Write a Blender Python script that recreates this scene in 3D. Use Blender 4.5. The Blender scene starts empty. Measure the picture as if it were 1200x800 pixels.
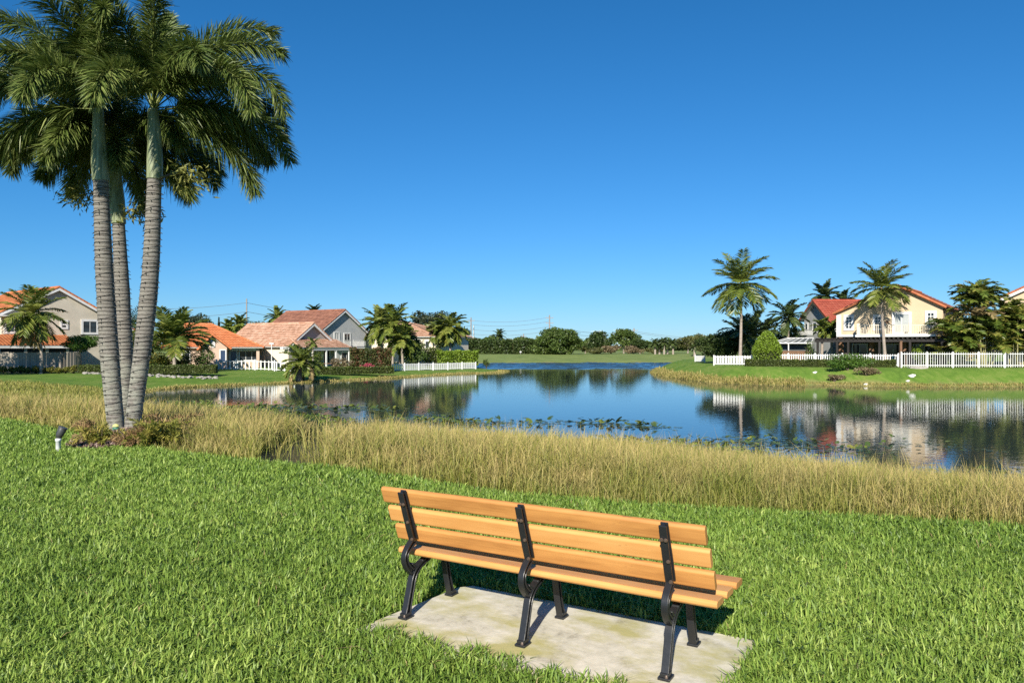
import bpy, math, random
import numpy as np
from mathutils import Vector, Matrix

# ------------------------------------------------------------------ camera, sky, sun, exposure
SC = bpy.context.scene
COL = SC.collection
F, HZ, EYE = 866.0, 405.0, 1.65          # focal length in photo pixels, horizon row, eye height

cam_d = bpy.data.cameras.new('camera')
cam_d.sensor_width = 36.0
cam_d.lens = 36.0 * F / 1200.0
cam_d.shift_y = 5.0 / 1200.0
cam_d.clip_end = 9000.0
cam_d.clip_start = 0.05
cam = bpy.data.objects.new('camera', cam_d)
COL.objects.link(cam)
cam.location = (0, 0, EYE)
cam.rotation_euler = (math.radians(90), 0, 0)
SC.camera = cam

SUN_EL, SUN_AZ = math.radians(31.0), math.radians(13.0)   # shadows run away from the camera, a little to the right
world = bpy.data.worlds.new('World')
SC.world = world
world.use_nodes = True
wn = world.node_tree
bg = wn.nodes['Background']
sky = wn.nodes.new('ShaderNodeTexSky')
sky.sky_type = 'NISHITA'
sky.sun_disc = False
sky.sun_elevation = SUN_EL
sky.sun_rotation = math.radians(180.0) + SUN_AZ
sky.altitude = 0.0
sky.air_density = 1.0
sky.dust_density = 0.0
sky.ozone_density = 10.0
# deepen the blue of the clear sky: red falls off faster than green and blue
sp = wn.nodes.new('ShaderNodeSeparateColor'); cb = wn.nodes.new('ShaderNodeCombineColor')
wn.links.new(sky.outputs['Color'], sp.inputs['Color'])
pw = wn.nodes.new('ShaderNodeMath'); pw.operation = 'POWER'; pw.inputs[1].default_value = 1.5
ml = wn.nodes.new('ShaderNodeMath'); ml.operation = 'MULTIPLY'; ml.inputs[1].default_value = .44
mbl = wn.nodes.new('ShaderNodeMath'); mbl.operation = 'MULTIPLY'; mbl.inputs[1].default_value = 1.14
def soft(sock, k):
    a_ = wn.nodes.new('ShaderNodeMath'); a_.operation = 'MULTIPLY_ADD'; a_.inputs[1].default_value = k; a_.inputs[2].default_value = 1.0
    d_ = wn.nodes.new('ShaderNodeMath'); d_.operation = 'DIVIDE'
    wn.links.new(sock, a_.inputs[0]); wn.links.new(sock, d_.inputs[0]); wn.links.new(a_.outputs[0], d_.inputs[1]); return d_.outputs[0]
wn.links.new(sp.outputs['Red'], pw.inputs[0]); wn.links.new(pw.outputs[0], ml.inputs[0]); wn.links.new(soft(ml.outputs[0], .085), cb.inputs['Red'])
wn.links.new(soft(sp.outputs['Green'], .012), cb.inputs['Green'])
wn.links.new(sp.outputs['Blue'], mbl.inputs[0]); wn.links.new(soft(mbl.outputs[0], .006), cb.inputs['Blue'])
wn.links.new(cb.outputs['Color'], bg.inputs['Color'])
bg.inputs['Strength'].default_value = 0.0545

sun_d = bpy.data.lights.new('sun', 'SUN')
sun_d.energy = 4.2
sun_d.angle = math.radians(0.55)
sun_d.color = (1.0, 0.93, 0.80)
sun = bpy.data.objects.new('sun', sun_d)
COL.objects.link(sun)
ldir = Vector((math.sin(SUN_AZ) * math.cos(SUN_EL), math.cos(SUN_AZ) * math.cos(SUN_EL), -math.sin(SUN_EL)))
sun.rotation_euler = ldir.to_track_quat('-Z', 'Y').to_euler()
sun.location = (0, 0, 60)

SC.view_settings.view_transform = 'Standard'
SC.view_settings.look = 'None'
SC.view_settings.exposure = 1.0
SC.view_settings.gamma = 1.0
SC.view_settings.use_curve_mapping = False
SC.render.engine = 'CYCLES'
SC.cycles.max_bounces = 6
SC.cycles.diffuse_bounces = 3
SC.cycles.glossy_bounces = 3
SC.cycles.transmission_bounces = 3
SC.cycles.transparent_max_bounces = 4
SC.cycles.use_denoising = False

rng = np.random.default_rng(11)
random.seed(5)
PI = math.pi

# ------------------------------------------------------------------ helpers
def XY(px, d):
    return ((px - 600.0) / F * d, d)

def ZP(py, d):
    return EYE - (py - HZ) / F * d

def NM(*a):
    return np.array(a, dtype=float)

def tag(o, label=None, cat=None, group=None, kind=None):
    if label: o['label'] = label
    if cat: o['category'] = cat
    if group: o['group'] = group
    if kind: o['kind'] = kind
    return o

def thing(name, loc, rz=0.0, label=None, cat=None, group=None):
    o = bpy.data.objects.new(name, None)
    COL.objects.link(o)
    o.location = loc
    o.rotation_euler = (0, 0, rz)
    o.empty_display_size = 0.3
    return tag(o, label, cat, group)

def copy_tree(o, parent=None):
    c = o.copy()
    COL.objects.link(c)
    c.parent = parent
    for ch in [x for x in o.children]:
        copy_tree(ch, c)
    return c

def fast_mesh(name, V, quads=None, tris=None, mat=None, parent=None, attrs=None, smooth=False, loc=None):
    """numpy arrays -> one linked mesh object"""
    me = bpy.data.meshes.new(name)
    V = np.asarray(V, dtype=np.float32).reshape(-1, 3)
    nq = 0 if quads is None else len(quads)
    nt = 0 if tris is None else len(tris)
    loops = []
    if nq: loops.append(np.asarray(quads, dtype=np.int32).ravel())
    if nt: loops.append(np.asarray(tris, dtype=np.int32).ravel())
    L = np.concatenate(loops)
    starts = np.concatenate([np.arange(nq) * 4, nq * 4 + np.arange(nt) * 3]).astype(np.int32)
    me.vertices.add(len(V)); me.vertices.foreach_set('co', V.ravel())
    me.loops.add(len(L)); me.loops.foreach_set('vertex_index', L)
    me.polygons.add(nq + nt); me.polygons.foreach_set('loop_start', starts)
    if smooth:
        me.polygons.foreach_set('use_smooth', np.ones(nq + nt, dtype=bool))
    if attrs:
        for k, a in attrs.items():
            at = me.attributes.new(k, 'FLOAT', 'POINT')
            at.data.foreach_set('value', np.asarray(a, dtype=np.float32).ravel())
    me.update(calc_edges=True)
    me.validate()
    if mat: me.materials.append(mat)
    o = bpy.data.objects.new(name, me)
    COL.objects.link(o)
    if loc is not None: o.location = loc
    if parent is not None: o.parent = parent
    return o

class MB:
    """collects polygons for ONE mesh"""
    def __init__(s):
        s.v = []; s.f = []; s.sm = []
    def add(s, vs, fs, smooth=False):
        b = len(s.v)
        s.v += [tuple(float(c) for c in v) for v in vs]
        for f in fs:
            s.f.append(tuple(b + i for i in f)); s.sm.append(smooth)
        return s
    def box(s, x0, x1, y0, y1, z0, z1):
        v = [(x0,y0,z0),(x1,y0,z0),(x1,y1,z0),(x0,y1,z0),(x0,y0,z1),(x1,y0,z1),(x1,y1,z1),(x0,y1,z1)]
        return s.add(v, [(0,3,2,1),(4,5,6,7),(0,1,5,4),(1,2,6,5),(2,3,7,6),(3,0,4,7)])
    def beam(s, a, b, w, h):
        """rectangular bar from a to b (w sideways, h up)"""
        a = np.array(a, float); b = np.array(b, float); t = b - a; t /= np.linalg.norm(t)
        up = np.array((0, 0, 1.0))
        if abs(t[2]) > .98: up = np.array((0, 1.0, 0))
        sd = np.cross(t, up); sd /= np.linalg.norm(sd); up = np.cross(sd, t)
        v = []
        for p in (a, b):
            for i, j in ((-1,-1),(1,-1),(1,1),(-1,1)):
                v.append(p + sd * i * w / 2 + up * j * h / 2)
        return s.add(v, [(3,2,1,0),(4,5,6,7),(0,1,5,4),(1,2,6,5),(2,3,7,6),(3,0,4,7)])
    def tube(s, pts, rad, n=8, cap=True):
        P = np.array(pts, float)
        R = np.full(len(P), rad, float) if np.isscalar(rad) else np.array(rad, float)
        T = np.gradient(P, axis=0); T /= np.linalg.norm(T, axis=1)[:, None] + 1e-9
        ref = np.array((0, 0, 1.0)) if abs(T[0][2]) < .9 else np.array((1.0, 0, 0))
        vs = []; a0 = ref - T[0] * ref.dot(T[0]); a0 /= np.linalg.norm(a0)
        for p, t, r in zip(P, T, R):
            a0 = a0 - t * a0.dot(t); a0 /= np.linalg.norm(a0); b0 = np.cross(t, a0)
            for k in range(n):
                th = 2 * PI * k / n
                vs.append(p + r * (math.cos(th) * a0 + math.sin(th) * b0))
        fs = []
        for i in range(len(P) - 1):
            for k in range(n):
                k2 = (k + 1) % n
                fs.append((i*n+k, i*n+k2, (i+1)*n+k2, (i+1)*n+k))
        s.add(vs, fs, True)
        if cap:
            m = len(P) - 1
            s.add(vs[:n], [tuple(range(n))[::-1]]); s.add(vs[m*n:(m+1)*n], [tuple(range(n))])
        return s
    def lathe(s, prof, n=16, c=(0, 0, 0)):
        vs = []; fs = []
        for r, z in prof:
            for k in range(n):
                th = 2*PI*k/n
                vs.append((c[0]+r*math.cos(th), c[1]+r*math.sin(th), c[2]+z))
        for i in range(len(prof)-1):
            for k in range(n):
                k2 = (k+1) % n
                fs.append((i*n+k, i*n+k2, (i+1)*n+k2, (i+1)*n+k))
        s.add(vs, fs, True)
        s.add(vs[:n], [tuple(range(n))[::-1]]); s.add(vs[-n:], [tuple(range(n))])
        return s
    def build(s, name, mat, parent=None, bevel=0.0, loc=None):
        me = bpy.data.meshes.new(name)
        me.from_pydata(s.v, [], s.f)
        me.polygons.foreach_set('use_smooth', s.sm)
        me.materials.append(mat)
        me.update()
        o = bpy.data.objects.new(name, me)
        COL.objects.link(o)
        if loc is not None: o.location = loc
        if parent is not None: o.parent = parent
        if bevel > 0:
            m = o.modifiers.new('bevel', 'BEVEL'); m.width = bevel; m.segments = 2; m.limit_method = 'ANGLE'
        return o

# ------------------------------------------------------------------ materials
def new_mat(name):
    m = bpy.data.materials.new(name); m.use_nodes = True
    nt = m.node_tree
    return m, nt, nt.nodes['Principled BSDF'], nt.nodes['Material Output']

def ramp(nt, stops):
    r = nt.nodes.new('ShaderNodeValToRGB')
    el = r.color_ramp.elements
    el[0].position, el[0].color = stops[0][0], (*stops[0][1], 1)
    el[1].position, el[1].color = stops[-1][0], (*stops[-1][1], 1)
    for p, c in stops[1:-1]:
        e = el.new(p); e.color = (*c, 1)
    return r

def noise(nt, scale, detail=4, rough=.55, vec=None, dim='3D'):
    n = nt.nodes.new('ShaderNodeTexNoise')
    n.inputs['Scale'].default_value = scale; n.inputs['Detail'].default_value = detail; n.inputs['Roughness'].default_value = rough
    if vec is not None: nt.links.new(vec, n.inputs['Vector'])
    return n

def coord(nt, kind='Object', scale=(1, 1, 1)):
    tc = nt.nodes.new('ShaderNodeTexCoord')
    mp = nt.nodes.new('ShaderNodeMapping')
    mp.inputs['Scale'].default_value = scale
    nt.links.new(tc.outputs[kind], mp.inputs['Vector'])
    return mp.outputs['Vector']

def bump(nt, h, strength, dist, bs):
    b = nt.nodes.new('ShaderNodeBump')
    b.inputs['Strength'].default_value = strength; b.inputs['Distance'].default_value = dist
    nt.links.new(h, b.inputs['Height']); nt.links.new(b.outputs['Normal'], bs.inputs['Normal'])
    return b

def mat_plain(name, c1, c2=None, rough=.7, scale=3.0, spec=.35, bmp=0.0, metal=0.0, stretch=(1, 1, 1), bscale=None):
    m, nt, bs, out = new_mat(name)
    bs.inputs['Roughness'].default_value = rough
    bs.inputs['Specular IOR Level'].default_value = spec
    bs.inputs['Metallic'].default_value = metal
    v = coord(nt, 'Object', stretch)
    if c2 is None: c2 = tuple(c * .82 for c in c1)
    n = noise(nt, scale, 5, .6, v)
    r = ramp(nt, [(.32, c2), (.68, c1)])
    nt.links.new(n.outputs['Fac'], r.inputs['Fac']); nt.links.new(r.outputs['Color'], bs.inputs['Base Color'])
    if bmp > 0:
        n2 = noise(nt, bscale or scale * 6, 4, .6, v)
        bump(nt, n2.outputs['Fac'], bmp, .02, bs)
    return m

def mat_leaf(name, dark, mid, light, rough=.5, transl=.22, spec=.4, tip=None):
    """colour differs leaf by leaf (attribute rnd)"""
    m, nt, bs, out = new_mat(name)
    bs.inputs['Roughness'].default_value = rough
    bs.inputs['Specular IOR Level'].default_value = spec
    at = nt.nodes.new('ShaderNodeAttribute'); at.attribute_name = 'rnd'
    r = ramp(nt, [(.0, dark), (.5, mid), (1., light)])
    nt.links.new(at.outputs['Fac'], r.inputs['Fac'])
    col = r.outputs['Color']
    if tip is not None:
        ah = nt.nodes.new('ShaderNodeAttribute'); ah.attribute_name = 'hgt'
        mx = nt.nodes.new('ShaderNodeMix'); mx.data_type = 'RGBA'
        rt = ramp(nt, [(.0, tuple(c*.75 for c in tip)), (1., tip)])
        nt.links.new(at.outputs['Fac'], rt.inputs['Fac'])
        nt.links.new(ah.outputs['Fac'], mx.inputs['Factor']); nt.links.new(col, mx.inputs['A']); nt.links.new(rt.outputs['Color'], mx.inputs['B'])
        col = mx.outputs['Result']
    nt.links.new(col, bs.inputs['Base Color'])
    if transl > 0:
        tr = nt.nodes.new('ShaderNodeBsdfTranslucent')
        nt.links.new(col, tr.inputs['Color'])
        ms = nt.nodes.new('ShaderNodeMixShader'); ms.inputs['Fac'].default_value = transl
        nt.links.new(bs.outputs['BSDF'], ms.inputs[1]); nt.links.new(tr.outputs['BSDF'], ms.inputs[2])
        nt.links.new(ms.outputs['Shader'], out.inputs['Surface'])
    return m

def mat_tile(name, a, b, c):
    m, nt, bs, out = new_mat(name)
    bs.inputs['Roughness'].default_value = .75; bs.inputs['Specular IOR Level'].default_value = .25
    at = nt.nodes.new('ShaderNodeAttribute'); at.attribute_name = 'rnd'
    r = ramp(nt, [(.0, a), (.5, b), (1., c)])
    v = coord(nt, 'Object')
    n = noise(nt, .5, 6, .65, v)
    mth = nt.nodes.new('ShaderNodeMath'); mth.operation = 'MULTIPLY_ADD'
    mth.inputs[1].default_value = .55; nt.links.new(at.outputs['Fac'], mth.inputs[0])
    m2 = nt.nodes.new('ShaderNodeMath'); m2.operation = 'MULTIPLY_ADD'; m2.inputs[1].default_value = 1.2; m2.inputs[2].default_value = -.4
    nt.links.new(n.outputs['Fac'], m2.inputs[0]); nt.links.new(m2.outputs[0], mth.inputs[2])
    nt.links.new(mth.outputs[0], r.inputs['Fac']); nt.links.new(r.outputs['Color'], bs.inputs['Base Color'])
    return m

M = {}
M['white'] = mat_plain('white_paint', (.68, .68, .67), (.58, .58, .57), .45, 2.0)
M['white_dirty'] = mat_plain('weathered_white_paint', (.74, .74, .72), (.52, .53, .52), .55, .9)
M['stucco_beige'] = mat_plain('beige_stucco', (.56, .51, .42), (.46, .42, .34), .9, .7, .2, .25, bscale=14)
M['stucco_peach'] = mat_plain('peach_stucco', (.56, .41, .32), (.48, .36, .28), .9, .7, .2, .2, bscale=14)
M['stucco_cream'] = mat_plain('cream_stucco', (.56, .445, .305), (.49, .385, .26), .9, .5, .2, .2, bscale=14)
M['stucco_pale'] = mat_plain('pale_cream_stucco', (.68, .61, .49), (.60, .54, .44), .9, .5, .2, .2, bscale=14)
M['stucco_grey'] = mat_plain('grey_stucco', (.40, .41, .41), (.34, .35, .355), .9, .6, .2, .2, bscale=14)
M['stucco_mauve'] = mat_plain('mauve_grey_stucco', (.34, .31, .30), (.28, .26, .255), .9, .6, .2, .2, bscale=14)
M['tile_orange'] = mat_tile('orange_clay_tile', (0.378, 0.12, 0.047), (0.516, 0.172, 0.065), (0.619, 0.258, 0.103))
M['tile_bright'] = mat_tile('bright_orange_clay_tile', (0.42, 0.126, 0.049), (0.529, 0.176, 0.069), (0.588, 0.235, 0.109))
M['tile_tan'] = mat_tile('faded_tan_tile', (0.306, 0.162, 0.099), (0.468, 0.27, 0.18), (0.612, 0.414, 0.306))
M['tile_brown'] = mat_tile('brown_tile', (.17, .075, .05), (.26, .115, .075), (.36, .17, .11))
M['tile_red'] = mat_tile('red_metal_tile', (0.248, 0.053, 0.034), (0.322, 0.074, 0.046), (0.36, 0.105, 0.068))
M['tile_red2'] = mat_tile('red_clay_tile', (0.281, 0.086, 0.043), (0.39, 0.125, 0.058), (0.468, 0.179, 0.086))
M['glass'] = mat_plain('window_glass', (.035, .042, .05), (.02, .025, .03), .06, .4, .6)
M['glass_curtain'] = mat_plain('curtained_glass', (.42, .44, .43), (.30, .32, .33), .12, .8, .6)
M['blue_door'] = mat_plain('blue_glass', (.05, .08, .15), (.03, .05, .10), .15, .6, .5)
M['dark_wood'] = mat_plain('dark_stained_wood', (.028, .024, .022), (.016, .014, .013), .6, 3.0)
M['porch_shade'] = mat_plain('porch_shade_wall', (.10, .085, .07), (.06, .05, .045), .9, .8)  # shade inside the open porches put into the wall colour
M['fence_wood'] = mat_plain('weathered_fence_wood', (.34, .30, .25), (.24, .21, .175), .85, 1.6, .2, .2, stretch=(3, 3, .3))
M['brown_wood'] = mat_plain('brown_wood', (.20, .11, .065), (.13, .07, .04), .75, 2.5)
M['pole'] = mat_plain('weathered_pole_wood', (.30, .27, .25), (.22, .20, .19), .9, 1.0)
M['pole_pale'] = mat_plain('pale_concrete_pole', (.55, .55, .54), (.48, .48, .47), .8, 1.0)
M['cable'] = mat_plain('cable', (.16, .18, .20), None, .6, 1.0)
M['metal_grey'] = mat_plain('grey_metal', (.42, .43, .44), None, .5, 1.0, .5)
M['screen'] = mat_plain('screen_mesh', (.10, .11, .11), (.07, .08, .08), .8, 1.0)
M['stone'] = mat_plain('pale_stone', (.38, .355, .32), (.22, .205, .185), .85, 2.5, .2, .3)
M['stone_white'] = mat_plain('white_stone', (.72, .71, .68), (.60, .59, .56), .8, 3)
M['bark'] = mat_plain('grey_bark', (.27, .235, .20), (.17, .145, .12), .9, 2.0, .2, .5, stretch=(1, 1, .35))
M['bark_dark'] = mat_plain('dark_bark', (.12, .095, .075), (.07, .055, .045), .9, 2.0, .2, .4)
M['bark_palm'] = mat_plain('palm_bark', (.36, .31, .26), (.24, .20, .17), .9, 2.0, .2, .4, stretch=(1, 1, 3))

LEAF = {}
LEAF['tree_dark'] = mat_leaf('dark_tree_leaf', (.022, .042, .010), (.045, .075, .018), (.085, .12, .030))
LEAF['tree_mid'] = mat_leaf('mid_tree_leaf', (.035, .062, .012), (.070, .115, .022), (.125, .165, .040))
LEAF['tree_olive'] = mat_leaf('olive_tree_leaf', (.055, .065, .020), (.100, .110, .034), (.165, .165, .060))
LEAF['hedge'] = mat_leaf('hedge_leaf', (.040, .062, .012), (.075, .105, .022), (.13, .155, .035))
LEAF['hedge_bright'] = mat_leaf('bright_hedge_leaf', (.10, .165, .012), (.17, .26, .022), (.25, .34, .045))
LEAF['ficus'] = mat_leaf('round_tree_leaf', (.035, .080, .010), (.065, .140, .018), (.12, .20, .03))
LEAF['pine'] = mat_leaf('needle_leaf', (.020, .034, .018), (.042, .062, .030), (.080, .098, .050))
LEAF['brown'] = mat_leaf('dry_bush_leaf', (.13, .10, .055), (.20, .155, .085), (.28, .22, .13))
LEAF['red'] = mat_leaf('bougainvillea_leaf', (.045, .070, .018), (.085, .100, .028), (.20, .070, .050))
LEAF['pink'] = mat_leaf('pink_flower', (.36, .05, .08), (.52, .09, .14), (.62, .16, .22))
LEAF['yellow_shrub'] = mat_leaf('yellow_green_shrub_leaf', (.065, .085, .012), (.16, .16, .025), (.34, .28, .05))
LEAF['palm'] = mat_leaf('coconut_frond', (.065, .100, .015), (.135, .180, .028), (.26, .27, .055), rough=.42, spec=.5)
LEAF['palm_dark'] = mat_leaf('dark_palm_frond', (.028, .050, .014), (.058, .090, .022), (.11, .14, .040), rough=.42, spec=.5)
LEAF['palm_dry'] = mat_leaf('dry_palm_frond', (.17, .12, .05), (.28, .21, .09), (.38, .30, .14), rough=.7)
LEAF['areca'] = mat_leaf('areca_frond', (.065, .110, .016), (.145, .195, .030), (.34, .30, .07), rough=.42, spec=.5)
LEAF['foxtail'] = mat_leaf('foxtail_leaflet', (.042, .078, .016), (.110, .155, .032), (.26, .295, .09), rough=.45, spec=.42, transl=.18)
LEAF['seed'] = mat_leaf('seed_spray', (.10, .12, .025), (.18, .19, .04), (.30, .29, .08), rough=.6)
LEAF['fern'] = mat_leaf('asparagus_fern', (.10, .125, .018), (.20, .205, .030), (.36, .30, .07), rough=.6)
LEAF['fern_dry'] = mat_leaf('dry_fern', (.15, .09, .04), (.26, .16, .07), (.36, .25, .12), rough=.8)
LEAF['grass'] = mat_leaf('lawn_blade', (.062, .124, .015), (.200, .310, .050), (.420, .510, .120), rough=.48, spec=.36, transl=.28)
LEAF['reed'] = mat_leaf('reed_blade', (.095, .145, .016), (.19, .235, .028), (.37, .35, .065), rough=.6, transl=.3, tip=(.76, .55, .25))
LEAF['bank'] = mat_leaf('bank_blade', (.11, .15, .025), (.26, .235, .06), (.52, .41, .17), rough=.7, transl=.2)
LEAF['lily'] = mat_leaf('lily_leaf', (.040, .070, .016), (.085, .125, .025), (.24, .23, .045), rough=.35, spec=.5, transl=.1)
LEAF['emergent'] = mat_leaf('waterside_leaf', (.070, .12, .018), (.13, .20, .028), (.22, .28, .05), rough=.5)

# ------------------------------------------------------------------ foliage builders (numpy)
def unit(a):
    return a / (np.linalg.norm(a, axis=-1, keepdims=True) + 1e-9)

def leaf_arrays(P, size, up=.35, aspect=.55, jitter=.4, out=None, rs=rng):
    """a folded diamond leaf at every point; returns V, quads, rnd"""
    n = len(P)
    d = unit(rs.normal(size=(n, 3)) + (out * .9 if out is not None else 0))
    nrm = unit(rs.normal(size=(n, 3)) + np.array((0, 0, up)) * 2)
    s = unit(np.cross(d, nrm)); L = size * (1 + jitter * (rs.random(n) - .5) * 2)[:, None]
    nrm = np.cross(s, d)
    V = np.empty((n, 4, 3))
    V[:, 0] = P - d * L * .5
    V[:, 1] = P + s * L * aspect * .5 + nrm * L * .06
    V[:, 2] = P + d * L * .5 - nrm * L * .10
    V[:, 3] = P - s * L * aspect * .5 + nrm * L * .06
    q = np.arange(n * 4).reshape(n, 4)
    return V.reshape(-1, 3), q

def crown_points(lobes, n, shell=.55, rs=rng):
    vol = np.array([l[3] * l[4] * l[5] for l in lobes]) ** .72
    k = rs.choice(len(lobes), n, p=vol / vol.sum())
    Lb = np.array(lobes, float)[k]
    d = unit(rs.normal(size=(n, 3)))
    r = (shell + (1 - shell) * rs.random(n) ** .7) * (1 + .10 * rs.normal(size=n))
    P = Lb[:, :3] + d * Lb[:, 3:6] * r[:, None]
    return P, d, k

def foliage(name, lobes, n, size, mat, parent=None, shell=.55, up=.4, zmin=None, clump=.35, aspect=.55):
    P, d, k = crown_points(lobes, n, shell)
    if zmin is not None:
        P[:, 2] = np.where(P[:, 2] < zmin, zmin + rng.random(len(P)) * .3, P[:, 2])
    V, q = leaf_arrays(P, size, up, aspect, out=d)
    lobe_r = rng.random(len(lobes))
    r = np.clip(.5 + clump * (lobe_r[k] - .5) + .22 * rng.normal(size=n), 0, 1)
    return fast_mesh(name, V, q, None, mat, parent, {'rnd': np.repeat(r, 4)})

def lobes_ball(c, R, n, flat=.8, lr=(.32, .55), spread=.72):
    """uneven crown made of many unequal lobes"""
    L = [(c[0], c[1], c[2], R[0] * .62, R[1] * .62, R[2] * .62)]
    for i in range(n):
        d = unit(rng.normal(size=3)); d[2] = d[2] * flat
        s = spread * (.75 + .4 * rng.random()); r = lr[0] + (lr[1] - lr[0]) * rng.random()
        L.append((c[0] + d[0]*R[0]*s, c[1] + d[1]*R[1]*s, c[2] + d[2]*R[2]*s, R[0]*r, R[1]*r, R[2]*r*.8))
    return L

def trunk_mb(base, top, r0, r1, limbs=(), n=8):
    mb = MB()
    base = np.array(base, float); top = np.array(top, float)
    mid = (base + top) / 2 + np.array((rng.normal() * .08, rng.normal() * .08, 0)) * np.linalg.norm(top - base) * .3
    mb.tube([base, base * .7 + mid * .3, mid, top], [r0 * 1.25, r0, (r0 + r1) / 2, r1], n)
    for e in limbs:
        e = np.array(e, float); s = base * .25 + top * .75
        m2 = (s + e) / 2 + np.array((0, 0, .12 * np.linalg.norm(e - s)))
        mb.tube([s, m2, e], [r1 * .8, r1 * .55, r1 * .22], 6)
    return mb

def frond_arrays(L, el, droop, nleaf, ll, lw, kind='feather', az=0.0, curl=0.0, rs=rng, hang=.35):
    """rachis + leaflets of one palm frond starting at the origin; returns V, quads, rnd"""
    ns = 14
    t = np.linspace(0, 1, ns)
    ang = el - droop * t ** 1.35
    dx = np.cos(ang); dz = np.sin(ang)
    step = L / (ns - 1)
    x = np.concatenate([[0], np.cumsum(dx[:-1]) * step]); z = np.concatenate([[0], np.cumsum(dz[:-1]) * step])
    y = curl * L * t ** 2
    C = np.stack([x, y, z], 1)
    # rachis as a thin 3-sided strip
    rw = .018 * L / 3 * (1.1 - t)[:, None] + .002
    T = unit(np.gradient(C, axis=0)); S = unit(np.cross(T, np.array((0, 0, 1.0)) + 0 * T)); U = np.cross(S, T)
    V = [C + S * rw, C - S * rw, C + U * rw * 1.2]
    V = np.stack(V, 1).reshape(-1, 3)
    q = []
    for i in range(ns - 1):
        for a, b in ((0, 1), (1, 2), (2, 0)):
            q.append((i*3+a, i*3+b, i*3+3+b, i*3+3+a))
    q = np.array(q); rr = np.full(len(V), .95)
    # leaflets
    n = nleaf
    u = np.linspace(.10 if kind == 'feather' else .16, .995, n) + rs.normal(size=n) * .004
    u = np.clip(u, .06, 1)
    iu = np.clip(u, 0, 1) * (ns - 1); i0 = np.clip(iu.astype(int), 0, ns - 2); fr = (iu - i0)[:, None]
    B = C[i0] * (1 - fr) + C[i0+1] * fr; Tt = T[i0]; Ss = S[i0]; Uu = U[i0]
    prof = np.sin(np.clip(u, .05, 1) * PI * .86 + .25) ** .55
    prof = np.maximum(prof, .35)
    if kind == 'feather':
        sg = np.where(np.arange(n) % 2 == 0, 1.0, -1.0)[:, None]
        fwd = .55 + .5 * u[:, None]
        D = unit(Ss * sg + Tt * fwd + Uu * (.22 + .1 * rs.normal(size=(n, 1))) + rs.normal(size=(n, 3)) * .07)
        ex = np.array((0, 0, -1.0)) * hang
    else:                                   # bottle-brush: leaflets leave all round the rachis
        th = rs.random(n) * 2 * PI
        R = Ss * np.cos(th)[:, None] + Uu * np.sin(th)[:, None]
        D = unit(R + Tt * (.55 + .55 * u[:, None]) + rs.normal(size=(n, 3)) * .12)
        ex = np.array((0, 0, -1.0)) * hang
    Ln = (ll * prof * (1 + .15 * rs.normal(size=n)))[:, None]
    mid = B + D * Ln * .5 + ex * Ln * .10
    tip = B + D * Ln * .95 + ex * Ln * .42
    W = unit(np.cross(D, Uu + .6 * rs.normal(size=(n, 3)))) * lw * (.8 + .4 * rs.random(n))[:, None] * .5
    LV = np.stack([B - W * .3, B + W * .3, mid + W, mid - W, tip + W * .12, tip - W * .12], 1).reshape(-1, 3)
    b = len(V); k = np.arange(n)[:, None] * 6 + b
    Q = np.concatenate([k + np.array([[0, 1, 2, 3]]), k + np.array([[3, 2, 4, 5]])])
    lr = np.clip(.5 + .22 * rs.normal(size=n), 0, 1)
    V = np.concatenate([V, LV]); q = np.concatenate([q, Q]); rr = np.concatenate([rr, np.repeat(lr, 6)])
    c, s = math.cos(az), math.sin(az)
    V = np.stack([V[:, 0]*c - V[:, 1]*s, V[:, 0]*s + V[:, 1]*c, V[:, 2]], 1)
    return V, q, rr

def palm(name, base, pts, rad, fronds, label, cat='palm tree', group=None, leafmat='palm', barkmat='bark_palm', parts=True,
         nleaf=56, ll=.7, lw=.07, dry=0, hang=.55, coconuts=0):
    """pts: trunk path relative to base; fronds: list of (az, el, droop, L)"""
    root = thing(name, base, 0, label, cat, group)
    MB().tube(pts, rad, 10).build('trunk', M[barkmat], root)
    top = np.array(pts[-1], float)
    Vs, Qs, Rs, off = [], [], [], 0
    for i, (az, el, dr, L) in enumerate(fronds):
        V, q, r = frond_arrays(L, el, dr, nleaf, ll * L / 3, lw, 'feather', az, rng.normal() * .05, hang=hang)
        r = np.clip(r + rng.normal() * .12, 0, 1)
        if parts:
            m = LEAF['palm_dry'] if i >= len(fronds) - dry else LEAF[leafmat]
            fast_mesh('frond', V, q, None, m, root, {'rnd': r}, loc=tuple(top))
        else:
            Vs.append(V + top); Qs.append(q + off); Rs.append(r); off += len(V)
    if not parts:
        fast_mesh('crown', np.concatenate(Vs), np.concatenate(Qs), None, LEAF[leafmat], root, {'rnd': np.concatenate(Rs)})
    if coconuts:
        for k in range(coconuts):
            a = rng.random() * 2 * PI
            c = top + np.array((math.cos(a) * .28, math.sin(a) * .28, -.25 - .3 * rng.random()))
            MB().lathe([(.01, -.14), (.09, -.10), (.12, 0), (.09, .10), (.01, .14)], 8, c).build('coconut', M['coconut'], root)
    return root

def frond_set(n, L, el0=1.35, el1=-.75, dr0=.9, dr1=.75, seed=0, ljit=.12):
    rs = np.random.default_rng(seed); out = []
    for i in range(n):
        t = (i + .5) / n
        az = i * 2.39996 + rs.normal() * .15
        out.append((az, el0 + (el1 - el0) * t + rs.normal() * .08, dr0 + (dr1 - dr0) * t + rs.normal() * .1, L * (1 - ljit * rs.random())))
    return out
M['coconut'] = mat_plain('coconut_husk', (.45, .33, .06), (.30, .24, .05), .6, 4)

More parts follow.
